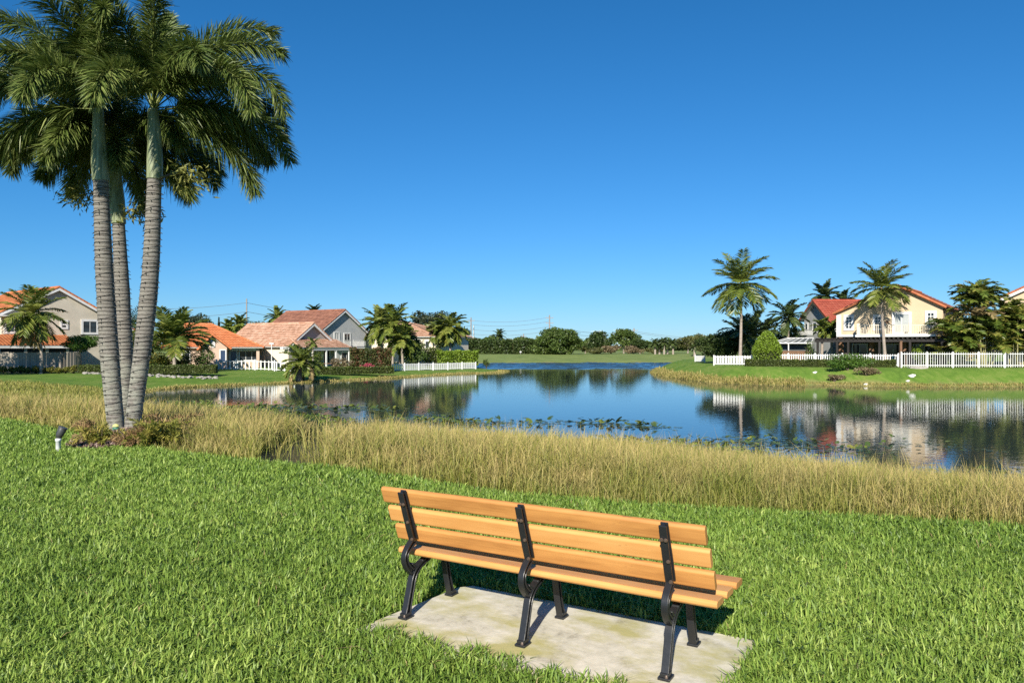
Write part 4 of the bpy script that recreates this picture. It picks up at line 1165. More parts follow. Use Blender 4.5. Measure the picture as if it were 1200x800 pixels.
win_px(hB, fr, 270, 277, 411, 423, 1.0, cols=1, glass='blue_door', fw=.1)
win_px(hB, fr, 281, 302, 411.5, 421.5, 1.0, cols=3, fw=.12)
win_px(hB, fr, 214, 222, 412, 424, 0, cols=1, fw=.1)

for ch in list(gw.children):
    ch.parent = hB; ch.location = Vector(ch.location) + Vector((xg0, -1.8, 0))
bpy.data.objects.remove(gw)

# tan-roofed house
fr = Frame(338, 93, 392, 99.6, -1.0)
hC = thing('tan_roof_house', fr.loc(), fr.ang, 'low mauve and white house with faded tan tile roof and covered patio', 'house', 'houses round the lake')
W = fr.w; zl = fr.fp(338, 404)[1]; xk, zk = fr.fp(365, 379.5); zr = zl - .1
gable(hC, W, 12.5, zl, zr, xk / W, zk, 'tile_tan', 'stucco_mauve', 'stucco_pale', ovf=.5, ovs=.5)
zt = fr.fp(360, 397.5)[1]; zpe = fr.fp(365, 407.5, -2.6)[1]
pr = roof('porch_roof', [((-.5, -2.7, zpe), (W + .6, -2.7, zpe), (W + .15, -.06, zt), (.35, -.06, zt)), ], 'tile_tan', hC, [((-.5, -2.7, zpe + .05), (.35, -.06, zt + .05))])
MB().box(-.35, W + .5, -2.62, -2.45, zpe - .34, zpe - .04).build('beam', M['metal_grey'], hC)
for x in (1.6, 3.9, 5.6, W + .1): MB().box(x, x + .16, -2.6, -2.44, -.3, zpe - .3).build('porch_post', M['white'], hC)
win_px(hC, fr, 371, 376.5, 408, 427, 0, cols=1, glass='blue_door', fw=.12, name='patio_door')
win_px(hC, fr, 379, 386, 408, 427, 0, cols=2, fw=.12, name='patio_door')
MB().box(-.9, -.03, -.05, .5, zl - .55, zl - .28).build('gutter', M['white'], hC)

# grey two-storey house
fr = Frame(374, 108, 428.5, 116.2, -1.0)
hD = thing('grey_house', fr.loc(), fr.ang, 'tall grey two-storey house with brown tile roof and white balcony rails', 'house', 'houses round the lake')
W = fr.w; xk, zk = fr.fp(402.5, 364); zr = fr.fp(430, 389)[1]; zl = zk - (zk - zr) / (W - xk) * xk
gable(hD, W, 12.5, zl, zr, xk / W, zk, 'tile_brown', 'stucco_grey', ovf=.4, ovs=.5)
win_px(hD, fr, 392, 397, 390, 398, cols=2, fw=.16, glass='glass_curtain')
win_px(hD, fr, 403.5, 409.8, 391, 404.5, cols=2, fw=.16, glass='glass', name='balcony_door')
def rail_px(root, fr, px0, px1, py0, py1, y, pitch=.16, solid=False, mat='white', name='balcony_rail'):
    x0, z1 = fr.fp(px0, py0, y); x1, z0 = fr.fp(px1, py1, y); m_ = MB()
    m_.box(x0, x1, y - .04, y + .04, z1 - .08, z1); m_.box(x0, x1, y - .03, y + .03, z0, z0 + .07)
    k = int((x1 - x0) / pitch)
    for i in range(k + 1):
        x = x0 + (x1 - x0) * i / max(k, 1); ww = .055 if 0 < i < k else .10
        m_.box(x - ww / 2, x + ww / 2, y - .022, y + .022, z0 + .071, z1 - .081)
    return m_.build(name, M[mat], root)
for a in ((391.5, 399.5), (402.5, 411), (414, 426.5)):
    rail_px(hD, fr, a[0], a[1], 398.5, 406, -.5, .17)
x0, z0 = fr.fp(391, 407, -.3); x1, _ = fr.fp(427, 407, -.3)
MB().box(x0, x1, -.6, -.01, z0 - .15, z0).build('balcony_slab', M['white_dirty'], hD)
win_px(hD, fr, 400, 412, 413, 425, cols=2, fw=.12)

# cream hip-roofed house behind the palms
fr = Frame(429, 119, 510, 113, -1.0)
hE = thing('cream_hip_house', fr.loc(), fr.ang, 'cream two-storey house with brown hip roof half hidden by palms', 'house', 'houses round the lake')
W = fr.w; ze = fr.fp(500, 394.5)[1]; zk = fr.fp(466, 377, 5)[1]
hip(hE, 0, W, 0, 10, ze, zk, fr.fp(448, 380, 5)[0], fr.fp(474, 380, 5)[0], 'tile_tan', .5)
MB().box(0, W, 0, 10, -.3, ze).build('wall', M['stucco_pale'], hE)
win_px(hE, fr, 444, 449, 396, 404, cols=2, fw=.12); win_px(hE, fr, 487, 492, 398, 406, cols=2, fw=.12)
win_px(hE, fr, 499, 503, 400, 407, cols=1, fw=.12)

# right: cream two-storey house with its grey wing, balcony and pergola
fr = Frame(981, 80, 1105, 73.8, -.42)
hF = thing('cream_balcony_house', fr.loc(), fr.ang, 'large cream two-storey house with red tile roof, balcony and dark pergola', 'house', 'houses round the lake')
W = fr.w; zl = fr.fp(981, 367.5)[1]; zr = fr.fp(1105, 360)[1]; xk, zk = fr.fp(1051.5, 336); zfl = fr.fp(1040, 393)[1]
sl = (zk - zl) / xk; sr = (zk - zr) / (W - xk)
wm = MB(); D_ = 13.0
wm.add([(0, 0, zfl), (W, 0, zfl), (W, 0, zr), (xk, 0, zk), (0, 0, zl), (0, D_, zfl), (W, D_, zfl), (W, D_, zr), (xk, D_, zk), (0, D_, zl)],
       [(0, 1, 2, 3, 4), (5, 9, 8, 7, 6), (0, 4, 9, 5), (1, 6, 7, 2), (0, 5, 6, 1)])
wm.build('wall', M['stucco_cream'], hF)
up = .11; ovs = .35; y0, y1 = -.35, D_ + .3
eL = (-ovs, zl - sl * ovs + up); eR = (W + ovs, zr - sr * ovs + up); pk = (xk, zk + up)
roof('roof', [((eL[0], y1, eL[1]), (eL[0], y0, eL[1]), (pk[0], y0, pk[1]), (pk[0], y1, pk[1])), ((eR[0], y0, eR[1]), (eR[0], y1, eR[1]), (pk[0], y1, pk[1]), (pk[0], y0, pk[1]))], 'tile_red2', hF,
     [((xk, y0, pk[1] + .05), (xk, y1, pk[1] + .05)), ((eL[0], y0 + .04, eL[1] + .05), (xk, y0 + .04, pk[1] + .05)), ((eR[0], y0 + .04, eR[1] + .05), (xk, y0 + .04, pk[1] + .05))], 'brown_wood')
MB().box(-.06, .42, -.05, -.005, zfl + .002, zl - .15).build('corner_trim', M['white'], hF)
MB().box(-.05, W + .02, -.06, -.004, zfl - .10, zfl + .12).build('band_course', M['white'], hF)
for a, b_ in ((990.8, 998.8), (1025, 1033), ):
    win_px(hF, fr, a + 1, b_ - 1, 371.5, 384.5, cols=2, rows=4, fw=.26, glass='glass', mw=.07)
win_px(hF, fr, 1087.5, 1094.2, 367, 381.5, cols=2, rows=4, fw=.26, glass='glass', mw=.07)
win_px(hF, fr, 1048.5, 1065, 368.5, 389.5, cols=2, fw=.26, glass='glass_curtain', name='balcony_door')
x0, z0 = fr.fp(1040, 377); MB().box(x0 - .14, x0 + .12, -.2, -.004, z0 - .10, z0 + .1).build('wall_lamp', M['brown_wood'], hF)
yb = -1.5
xb0, zb1 = fr.fp(1005, 379.5, yb); xb1, _ = fr.fp(1090, 379.5, yb); zb0 = fr.fp(1045, 392, yb)[1]
MB().box(xb0 - .2, xb1 + .5, yb - .12, -.065, zb0 - .22, zb0).build('balcony_slab', M['white_dirty'], hF)
posts = [1005.5, 1016, 1036, 1057, 1067.5, 1089.5]
for p_ in (1006, 1036, 1067):
    x_ = fr.fp(p_, 385, yb)[0]; MB().box(x_ - .15, x_ + .15, yb - .09, yb + .12, zb0, zb1 + .06).build('balcony_post', M['stucco_pale'], hF)
rail_px(hF, fr, 1008, 1035, 380.5, 391.6, yb, .15, mat='stucco_pale'); rail_px(hF, fr, 1037.5, 1066, 380.5, 391.6, yb, .15, mat='stucco_pale'); rail_px(hF, fr, 1068.5, 1089, 380.5, 391.6, yb, .15, mat='stucco_pale')
MB().box(.1, W - .1, 2.6, 2.9, -.3, zfl).build('ground_floor_wall', M['porch_shade'], hF)  # shade of the recess carried by its dark colour
for x_ in (.15, 3.2, 6.3, W - .5): MB().box(x_, x_ + .4, .05, .45, -.3, zfl - .01).build('porch_column', M['brown_wood'], hF)
for a in ((1.0, 2.4), (4.0, 6.0), (7.0, 9.0)): window(hF, a[0], a[1], .1, 2.2, 2.55, .1, 2, 1, 'glass', 'metal_grey', 'patio_door')
# pergola, bolted to the house
xp0 = fr.fp(951, 397, -3)[0]; xp1 = W + .6; zpg = fr.fp(1030, 397.5, -3.2)[1]
pg = MB()
for y_ in (-1.85, -.9): pg.box(xp0, xp1, y_ - .09, y_ + .09, zpg - .26, zpg)
k = 0; x_ = xp0 + .15
while x_ < xp1:
    pg.box(x_ - .05, x_ + .05, -2.05, -.16, zpg + .003, zpg + .17); x_ += .42
pgo = pg.build('pergola', M['dark_wood'], hF)
for x_ in (xp0 + .3, xp0 + 2.3, 1.6, 4.6, 7.4, xp1 - .4): MB().box(x_ - .10, x_ + .10, -1.95, -1.75, -.3, zpg - .262).build('pergola_post', M['dark_wood'], pgo)
# grey wing
wx, wy = XY(942.5, 88); g2f = Frame(942.5, 94.5, 976, 88, -.42)
wg_ = thing('red_roof_house', g2f.loc(), g2f.ang, 'grey-gabled house with shiny red roof just left of the cream balcony house', 'house', 'houses round the lake')
W2 = g2f.w; zl2 = g2f.fp(942.5, 374)[1]; xk2, zk2 = g2f.fp(957, 353); zr2 = zk2 - (zk2 - zl2) / xk2 * (W2 - xk2)
gable(wg_, W2, 12, zl2, zr2, xk2 / W2, zk2, 'tile_red', 'stucco_grey', ovf=.5, ovs=.5, trim='brown_wood', trimh=.16)
win_px(wg_, g2f, 943.8, 946.5, 379.5, 388.5, cols=1, fw=.14); win_px(wg_, g2f, 953, 957, 378.5, 388, cols=1, fw=.14)
rail_px(wg_, g2f, 934, 952, 386.5, 392.5, -1.2, .2)

# screened pool enclosure beside it
fs_ = Frame(903, 84, 951, 81, -.42)
se = thing('pool_enclosure', fs_.loc(), fs_.ang, 'low screened pool enclosure with sloping grey roof beside the pergola', 'pool enclosure')
W = fs_.w; zt = fs_.fp(930, 396.5, 3)[1]; ze = fs_.fp(930, 402, 0)[1]
MB().add([(0, 0, ze), (W, 0, ze), (W - .8, 3, zt), (.8, 3, zt), (0, 0, ze + .03), (W, 0, ze + .03), (W - .8, 3, zt + .03), (.8, 3, zt + .03)],
         [(3, 2, 1, 0), (4, 5, 6, 7), (0, 1, 5, 4), (1, 2, 6, 5), (2, 3, 7, 6), (3, 0, 4, 7)]).build('screen_roof', M['screen'], se)
fm = MB()
for i in range(7):
    t = i / 6; a = np.array((W * t, -.02, ze + .06)); b_ = np.array((.8 + (W - 1.6) * t, 3, zt + .06)); fm.beam(a, b_, .09, .07)
fm.beam((0, -.03, ze + .02), (W, -.03, ze + .02), .10, .14); fm.beam((.8, 3.02, zt + .06), (W - .8, 3.02, zt + .06), .08, .08)
fm.build('roof_frame', M['white'], se)
for t in (0, .45, 1): MB().box(W * t - .05, W * t + .05, -.06, .04, -.3, ze).build('post', M['white'], se)
MB().box(0, W, .9, .93, -.3, ze - .1).build('screen_wall', M['screen'], se)
MB().box(-1.5, W, -.3, -.08, -.3, fs_.fp(930, 411, -.3)[1]).build('low_wall', M['brown_wood'], se)

# far right: the neighbouring house, mostly behind the palms
fr = Frame(1176, 76, 1330, 70, -.42)
hG = thing('neighbour_house', fr.loc(), fr.ang, 'cream house with red roof at the far right behind feathery palms', 'house', 'houses round the lake')
W = fr.w; zl = fr.fp(1178, 349)[1]; xk = W * .5; zk = zl + 2.6
gable(hG, W, 11, zl, zl, .5, zk, 'tile_red2', 'stucco_cream', ovs=.45)
win_px(hG, fr, 1184, 1193, 401, 411, cols=2, fw=.2); win_px(hG, fr, 1182, 1190, 362, 374, cols=2, fw=.2)
dark_bars = MB(); xa0, za = fr.fp(1155, 400, -1.2); xa1 = fr.fp(1176, 400, -1.2)[0]  # slat shadows across the wall, put in as dark and pale bars
for i in range(9):
    a = xa0 + (xa1 - xa0) * i / 9; b_ = xa0 + (xa1 - xa0) * (i + .52) / 9
    dark_bars.add([(a, -1.6, za - 1.15), (b_, -1.6, za - 1.15), (b_ + .5, -.6, za), (a + .5, -.6, za), (a, -1.6, za - 1.11), (b_, -1.6, za - 1.11), (b_ + .5, -.6, za + .04), (a + .5, -.6, za + .04)],
           [(3, 2, 1, 0), (4, 5, 6, 7), (0, 1, 5, 4), (1, 2, 6, 5), (2, 3, 7, 6), (3, 0, 4, 7)])
bars_root = thing('slat_shadow_bars', (0, 0, 0)); bars_root.parent = hG
dark_bars.build('shadow_stripes', M['brown_wood'], bars_root)
lit_bars = MB()
for i in range(9):
    a = xa0 + (xa1 - xa0) * (i + .52) / 9; b_ = xa0 + (xa1 - xa0) * (i + 1) / 9
    lit_bars.add([(a, -1.6, za - 1.15), (b_, -1.6, za - 1.15), (b_ + .5, -.6, za), (a + .5, -.6, za), (a, -1.6, za - 1.11), (b_, -1.6, za - 1.11), (b_ + .5, -.6, za + .04), (a + .5, -.6, za + .04)],
            [(3, 2, 1, 0), (4, 5, 6, 7), (0, 1, 5, 4), (1, 2, 6, 5), (2, 3, 7, 6), (3, 0, 4, 7)])
lit_bars.build('lit_stripes', M['white'], bars_root)

# ------------------------------------------------------------------ fences
def fence(name, pts, h, pitch, pw, label, group, mat='white', post_every=2.4, posth=.08, postw=.12, gapb=.06, cat='fence', thick=.025, rails=True, rake=0.0):
    """pts: world (x, y) path on the ground"""
    P = np.array(pts, float); c0 = P[0]; zg = gz(*c0)
    root = thing(name, (c0[0], c0[1], zg), 0, label, cat, group)
    seg = np.linalg.norm(np.diff(P, axis=0), axis=1); cs = np.concatenate([[0], np.cumsum(seg)]); L = cs[-1]
    pos = lambda t: np.array((np.interp(t, cs, P[:, 0]), np.interp(t, cs, P[:, 1])))
    def gl(t):
        p = pos(t); return np.array((p[0] - c0[0], p[1] - c0[1], gz(*p) - zg))
    npost = max(1, int(round(L / post_every))); tp = np.linspace(0, L, npost + 1)
    for i in range(npost):
        m_ = MB(); t0, t1 = tp[i], tp[i + 1]
        a, b_ = gl(t0), gl(t1); d_ = unit(b_ - a); nn = np.array((-d_[1], d_[0], 0))
        k = max(1, int((t1 - t0) / pitch))
        for j in range(k):
            t = t0 + (j + .5) / k * (t1 - t0); p = gl(t); hh = h * (1 + .006 * rng.normal())
            m_.beam(p + (0, 0, gapb), p + np.array((0, 0, hh)), thick, pw) if False else None
            q0 = p - d_ * pw / 2; q1 = p + d_ * pw / 2
            v = []
            for z in (gapb, hh):
                for q, s_ in ((q0, -1), (q1, -1), (q1, 1), (q0, 1)):
                    v.append((q[0] + nn[0] * s_ * thick / 2, q[1] + nn[1] * s_ * thick / 2, p[2] + z))
            m_.add(v, [(3, 2, 1, 0), (4, 5, 6, 7), (0, 1, 5, 4), (1, 2, 6, 5), (2, 3, 7, 6), (3, 0, 4, 7)])
        if rails:
            off = nn * (thick / 2 + .022)
            for z in (h * .16, h * .9): m_.beam(a + off + (0, 0, z), b_ + off + (0, 0, z), .035, .07)
        m_.build('panel', M[mat], root)
    for t in tp:
        p = gl(t); pm = MB(); pm.box(p[0] - postw/2, p[0] + postw/2, p[1] - postw/2, p[1] + postw/2, p[2] - .15, p[2] + h + posth)
        pm.add([(p[0] - postw*.65, p[1] - postw*.65, p[2] + h + posth), (p[0] + postw*.65, p[1] - postw*.65, p[2] + h + posth), (p[0] + postw*.65, p[1] + postw*.65, p[2] + h + posth),
                (p[0] - postw*.65, p[1] + postw*.65, p[2] + h + posth), (p[0], p[1], p[2] + h + posth + .06)], [(3, 2, 1, 0), (0, 1, 4), (1, 2, 4), (2, 3, 4), (3, 0, 4)])
        pm.build('post', M[mat], root)
    return root

fence('board_fence', [XY(-70, 72.5), XY(0, 72.8), XY(50, 73.2), XY(80, 73.6), XY(88, 74.2), XY(93, 75.6), XY(94.5, 78)], 2.05, .30, .285, 'tall weathered grey board fence with rounded end at far left', None, 'fence_wood', 2.6, -.05, .12, .05, thick=.04)
fence('picket_fence', [XY(254, 82.5), XY(345, 80.6)], 1.08, .40, .13, 'white picket fence with wide gaps before the orange-roofed peach house', 'white fences along the banks', 'white_dirty', 2.4)
fence('picket_fence', [XY(457, 90.2), XY(500, 95.4), XY(557.5, 101.6)], .90, .30, .20, 'close-boarded white fence running to the point below the bright hedge', 'white fences along the banks', 'white', 2.4)
fence('picket_fence', [XY(836.5, 79.6), XY(881, 78.4)], 1.0, .26, .19, 'short close-boarded white fence under the tall coconut palm', 'white fences along the banks', 'white', 2.6)
fence('picket_fence', [XY(814.5, 95.5), XY(826, 93.5)], .80, .165, .14, 'tiny white fence end at the right point of the lake', 'white fences along the banks', 'white', 1.6)
fence('picket_fence', [XY(893, 76.4), XY(1053, 72.6)], 1.22, .21, .085, 'white picket fence above the long low hedge, right of the egg topiary', 'white fences along the banks', 'white_dirty', 2.5)
fence('picket_fence', [XY(1056, 69.3), XY(1330, 68.8)], 1.45, .20, .044, 'long white picket fence in front of the feathery palms, right of the brown post', 'white fences along the banks', 'white_dirty', 2.35, .03, .09)
x_, y_, z_ = at(1055.5, 70.3)
bp = thing('brown_post', (x_, y_, z_), 0, 'dark brown timber post where the two right-hand picket fences meet', 'post')
MB().box(-.10, .10, -.10, .10, -.2, 2.45).build('shaft', M['brown_wood'], bp, .01); MB().box(-.13, .13, -.13, .13, 2.452, 2.52).build('cap', M['brown_wood'], bp)
x_, y_, z_ = at(1076, 68.2)
st = thing('stone_step', (x_, y_, z_), 0, 'flat pale stone step on the grass before the right picket fence', 'step')
MB().box(-.85, .8, -.25, .3, -.1, .10).build('slab', M['stone'], st, .02); MB().box(-.5, .9, .31, .55, -.1, .17).build('upper_slab', M['stone'], st, .02)

# white pole with a cross-arm behind the left fence
x_, y_, z_ = at(318.3, 83.8)
wp = thing('white_pole', (x_, y_, z_), 0, 'slim white pole with a short crossbar behind the wide-gapped picket fence', 'pole')
MB().tube([(0, 0, -.1), (0, 0, 3.0)], .055, 8).build('shaft', M['white'], wp); MB().box(-.25, .25, -.05, .05, 2.88, 3.02).build('crossbar', M['white'], wp)

# ------------------------------------------------------------------ hedges, shrubs, stones
def hedge(name, path, wd, h, n, size, mat, label, group=None, z0=None, cat='hedge', wob=.08):
    P = np.array(path, float); c0 = P[0]; zg = gz(*c0) if z0 is None else z0
    root = thing(name, (c0[0], c0[1], zg), 0, label, cat, group)
    seg = np.linalg.norm(np.diff(P, axis=0), axis=1); cs = np.concatenate([[0], np.cumsum(seg)]); L = cs[-1]
    t = rng.random(n) * L
    p = np.stack([np.interp(t, cs, P[:, 0]), np.interp(t, cs, P[:, 1])], 1)
    k = np.clip(np.searchsorted(cs, t) - 1, 0, len(seg) - 1); d_ = (np.diff(P, axis=0) / seg[:, None])[k]; nn = np.stack([-d_[:, 1], d_[:, 0]], 1)
    prof = rng.random(n) * (2 * h + wd)                                   # round the section: front, top, back
    ins = rng.random(n) ** 2 * .18
    y = np.where(prof < h, -wd/2 + ins * wd, np.where(prof < h + wd, -wd/2 + (prof - h), wd/2 - ins * wd))
    z = np.where(prof < h, prof, np.where(prof < h + wd, h - ins * h, 2*h + wd - prof))
    b = wob * (np.sin(t * 1.9 + 1) + np.sin(t * 4.3) + np.sin(t * 9.1 + 2)) / 1.6
    z = z * (1 + b * .6) + rng.normal(size=n) * size * .25; y = y + np.sign(y) * b * .3 + rng.normal(size=n) * size * .25
    Q = np.stack([p[:, 0] + nn[:, 0] * y - c0[0], p[:, 1] + nn[:, 1] * y - c0[1], z], 1)
    V, q = leaf_arrays(Q, size, .5, .6)
    r = np.clip(.5 + .22 * rng.normal(size=n) + .25 * np.sin(t * .8) * np.sin(t * 2.3), 0, 1)
    fast_mesh('leaves', V, q, None, LEAF[mat], root, {'rnd': np.repeat(r, 4)})
    cm = MB(); w2 = wd * .38; hh = h * .88
    pts = [(np.interp(s_, cs, P[:, 0]) - c0[0], np.interp(s_, cs, P[:, 1]) - c0[1]) for s_ in np.linspace(0, L, max(2, int(L / 1.5)) + 1)]
    for a, b_ in zip(pts[:-1], pts[1:]): cm.beam((*a, hh / 2), (*b_, hh / 2), w2 * 2, hh)
    cm.build('branches', M['twig'], root)
    return root
M['twig'] = mat_plain('dense_twigs', (.045, .055, .020), (.025, .030, .012), .95, 9, .1, .6)

hedge('clipped_hedge', [XY(95, 72.2), XY(170, 71.6), XY(254, 72.5)], 1.1, .78, 9000, .14, 'hedge', 'long clipped hedge above the pale rocks, left of the picket fence')
hedge('clipped_hedge', [XY(373, 80.2), XY(402, 81), XY(461, 83)], 1.0, .72, 7000, .14, 'hedge', 'low clipped hedge under the red-flowered bushes')
hedge('clipped_hedge', [XY(873, 74.2), XY(960, 72.8), XY(1049, 71.0)], 1.0, .74, 12000, .13, 'hedge', 'long low hedge below the picket fence and right of the egg topiary', z0=-.50)
hedge('bright_hedge', [XY(510, 103.5), XY(558, 106)], 2.0, 2.0, 7000, .22, 'hedge_bright', 'bright yellow-green hedge above the close-boarded white fence')
hedge('flowering_hedge', [XY(410, 88), XY(430, 88.5), XY(457, 89.5)], 2.2, 2.5, 8000, .22, 'red', 'tall hedge with red bougainvillea below the grey house')
hedge('tall_far_hedge', [XY(546, 185), XY(600, 186), XY(645, 188)], 4.0, 3.3, 9000, .5, 'tree_dark', 'tall dark hedge across the water, left of the big round tree')

def bush(name, c, R, n, size, mat, label, group=None, cat='shrub', nl=8, flat=.7):
    root = thing(name, c, 0, label, cat, group)
    Lb = lobes_ball((0, 0, R[2] * .85), R, nl, flat)
    foliage('leaves', Lb, n, size, LEAF[mat], root, .5, .4, .03)
    sm_ = MB()
    for k in range(5):
        a = rng.random() * 6.28; sm_.tube([(0, 0, -.05), (R[0]*.25*math.cos(a), R[1]*.25*math.sin(a), R[2]*.6), (R[0]*.5*math.cos(a), R[1]*.5*math.sin(a), R[2]*1.25)], [.05, .035, .012], 5)
    sm_.build('stems', M['bark_dark'], root)
    return root

proto = bush('border_shrub', at(4, 71.6), (.75, .5, .42), 700, .14, 'yellow_shrub', 'low yellow-green shrub in the row along the foot of the board fence', 'low shrubs along the board fence')
for i, px in enumerate((-14, 14, 24, 33, 42, 51, 60, 69, 77, 86)):
    c_ = copy_tree(proto); c_.location = at(px, 71.6 + .25 * rng.normal()); c_.rotation_euler.z = i * 1.9; s_ = .75 + .45 * rng.random(); c_.scale = (s_, s_, s_ * (.8 + .4 * rng.random()))

bush('pink_bush', at(432.5, 86.5), (1.15, .8, .75), 900, .16, 'pink', 'small pink-flowering bush in front of the red hedge')
bush('round_bush', at(240, 77), (1.35, 1.1, 1.35), 1800, .17, 'tree_mid', 'round dark green bush before the small peach gable', None, 'bush')
bush('croton_bush', at(184, 78), (1.7, 1.2, 1.3), 1500, .20, 'yellow_shrub', 'yellow-green bush right of the palm trunks above the hedge', None, 'bush')
bush('croton_bush', at(215, 78.5), (1.5, 1.2, 1.25), 1500, .20, 'tree_olive', 'olive bush between the yellow-green bush and round bush', None, 'bush')
bush('garden_bush', at(160, 80), (1.6, 1.2, 1.1), 1300, .20, 'brown', 'brownish dry bush seen just between palm trunks', None, 'bush')
bush('garden_bush', at(372, 84), (1.1, .9, 1.4), 1200, .18, 'tree_mid', 'leafy green bush on the patio right of the leaning date palm', None, 'bush')
bush('garden_bush', at(398, 86), (1.3, .9, .95), 1000, .18, 'brown', 'tan and rust shrub at the end of the covered patio', None, 'bush')
bush('garden_bush', at(487, 101), (2.3, 1.5, 2.0), 2400, .24, 'tree_mid', 'green garden bush before the cream hip-roofed house', None, 'bush')
bush('garden_bush', at(503, 104), (2.0, 1.4, 1.7), 2000, .24, 'hedge', 'olive garden bush left of the bright hedge', None, 'bush')
bush('small_bush', at(570, 109), (.55, .5, .95), 500, .16, 'tree_mid', 'small dark bush on the grassy point by the water', None, 'bush')
bush('bank_shrub', at(994, 69.0), (2.3, .9, .95), 3600, .15, 'ficus', 'wide green shrub growing on the bank before the low hedge', None, 'shrub')
bush('dry_shrub', at(1016, 67.3), (1.2, .6, .50), 900, .14, 'brown', 'dry grey-brown shrub on the bank right of the green shrub', None, 'shrub')
bush('dry_shrub', at(978, 67.6), (1.0, .5, .40), 700, .14, 'brown', 'dry tan shrub on the bank left of the green shrub', None, 'shrub')
bush('garden_bush', at(1085, 72), (1.0, .7, .9), 800, .16, 'tree_mid', 'green bush behind the pickets right of the brown post', None, 'bush')
bush('garden_bush', at(948, 78.5), (.7, .6, 1.5), 900, .15, 'tree_mid', 'slim green bush before the pool enclosure', None, 'bush')
bush('conifer_bush', at(1077, 74.5), (.65, .6, 1.5), 800, .13, 'hedge_bright', 'small pointed yellow-green bush under the balcony corner', None, 'bush')

# egg-shaped topiary
tr = thing('topiary', at(899, 76.5), 0, 'big bright green egg-shaped clipped topiary beside the coconut palm', 'topiary')
n = 7000; d_ = unit(rng.normal(size=(n, 3))); d_[:, 2] = np.abs(d_[:, 2]) * np.sign(rng.random(n) - .18)
zz = d_[:, 2]; taper = 1 - .30 * np.clip(zz, 0, 1) ** 1.5
Pt = np.stack([d_[:, 0] * 1.42 * taper, d_[:, 1] * 1.35 * taper, 1.45 + zz * 1.45 + .62 * np.clip(zz, 0, 1) ** 2], 1) + rng.normal(size=(n, 3)) * .05
Pt[:, 2] = np.maximum(Pt[:, 2], .05)
V, q = leaf_arrays(Pt, .16, .3, .6, out=d_)
fast_mesh('leaves', V, q, None, LEAF['hedge_bright'], tr, {'rnd': np.repeat(np.clip(.40 + .22 * rng.normal(size=n), 0, 1), 4)})
MB().lathe([(.5, 0), (1.1, .5), (1.25, 1.4), (1.05, 2.3), (.55, 3.1), (.1, 3.4)], 14).build('branches', M['twig'], tr)

# pale rocks at the foot of the left hedge, white stones on the right bank
protos = []
for k in range(4):
    m_ = MB(); rs = np.random.default_rng(80 + k)
    prof = []
    n_ = 9
    vs = []; 
    for i in range(5):
        ph = -PI/2 + PI * i / 4
        for j in range(n_):
            th = 2*PI*j/n_; r_ = (.22 * (1 + .22 * rs.normal()))
            vs.append((r_*1.25*math.cos(ph)*math.cos(th), r_*math.cos(ph)*math.sin(th), r_*.72*math.sin(ph) + .08))
    fs = [(i*n_+j, i*n_+(j+1) % n_, (i+1)*n_+(j+1) % n_, (i+1)*n_+j) for i in range(4) for j in range(n_)]
    m_.add(vs, fs); protos.append(m_)
first = []
cnt = 0
for i in range(64):
    t = i / 63; px = 98 + 156 * t + rng.normal() * .8
    if 127 < px < 165 and i % 3: continue
    loc = at(px, 70.4 + .35 * rng.normal() - .6 * math.sin(t * PI))
    s_ = .40 + .62 * rng.random()
    if cnt < 4:
        o = protos[cnt].build('garden_rock', M['stone'], None); first.append(o)
        tag(o, 'pale rock in the row along the foot of the left clipped hedge', 'rock', 'pale rocks below the left hedge')
    else:
        o = first[i % 4].copy(); COL.objects.link(o)
    o.location = loc; o.rotation_euler = (0, 0, rng.random() * 6.28); o.scale = (s_, s_, s_ * .9); cnt += 1
for px, d, s_, lab in ((1069, 66.3, .9, 'largest white stone on the right bank near the water'), (1064, 65.6, .5, 'smaller white stone just below the largest one at the waterline'), (1014.6, 66.0, .55, 'white stone at the waterline below the dry grey-brown shrub'),
                       (955, 69.5, .6, 'flat white stone in front of the long low hedge')):
    o = first[1].copy(); o.data = first[1].data.copy(); o.data.materials.clear(); o.data.materials.append(M['stone_white']); COL.objects.link(o)
    o.name = 'white_stone'; o.location = at(px, d); o.scale = (s_ * 1.3, s_, s_); o['label'] = lab; o['category'] = 'stone'; o['group'] = 'white stones on the right bank'

# ------------------------------------------------------------------ trees
def tree(name, c, R, n, size, mat, label, group=None, trunk_h=1.5, nl=12, flat=.8, lr=(.3, .5), bark='bark', r0=None, cat='tree', cz=None, shell=.5):
    root = thing(name, c, 0, label, cat, group)
    cz = trunk_h + R[2] * .8 if cz is None else cz
    Lb = lobes_ball((0, 0, cz), R, nl, flat, lr)
    foliage('crown', Lb, n, size, LEAF[mat], root, shell, .45, .05)
    r0 = r0 or max(.10, R[0] * .07)
    limbs = [(l[0], l[1], l[2]) for l in Lb[1:8]]
    trunk_mb((0, 0, -.2), (0, 0, cz - R[2] * .15), r0, r0 * .55, limbs).build('trunk', M[bark], root)
    return root

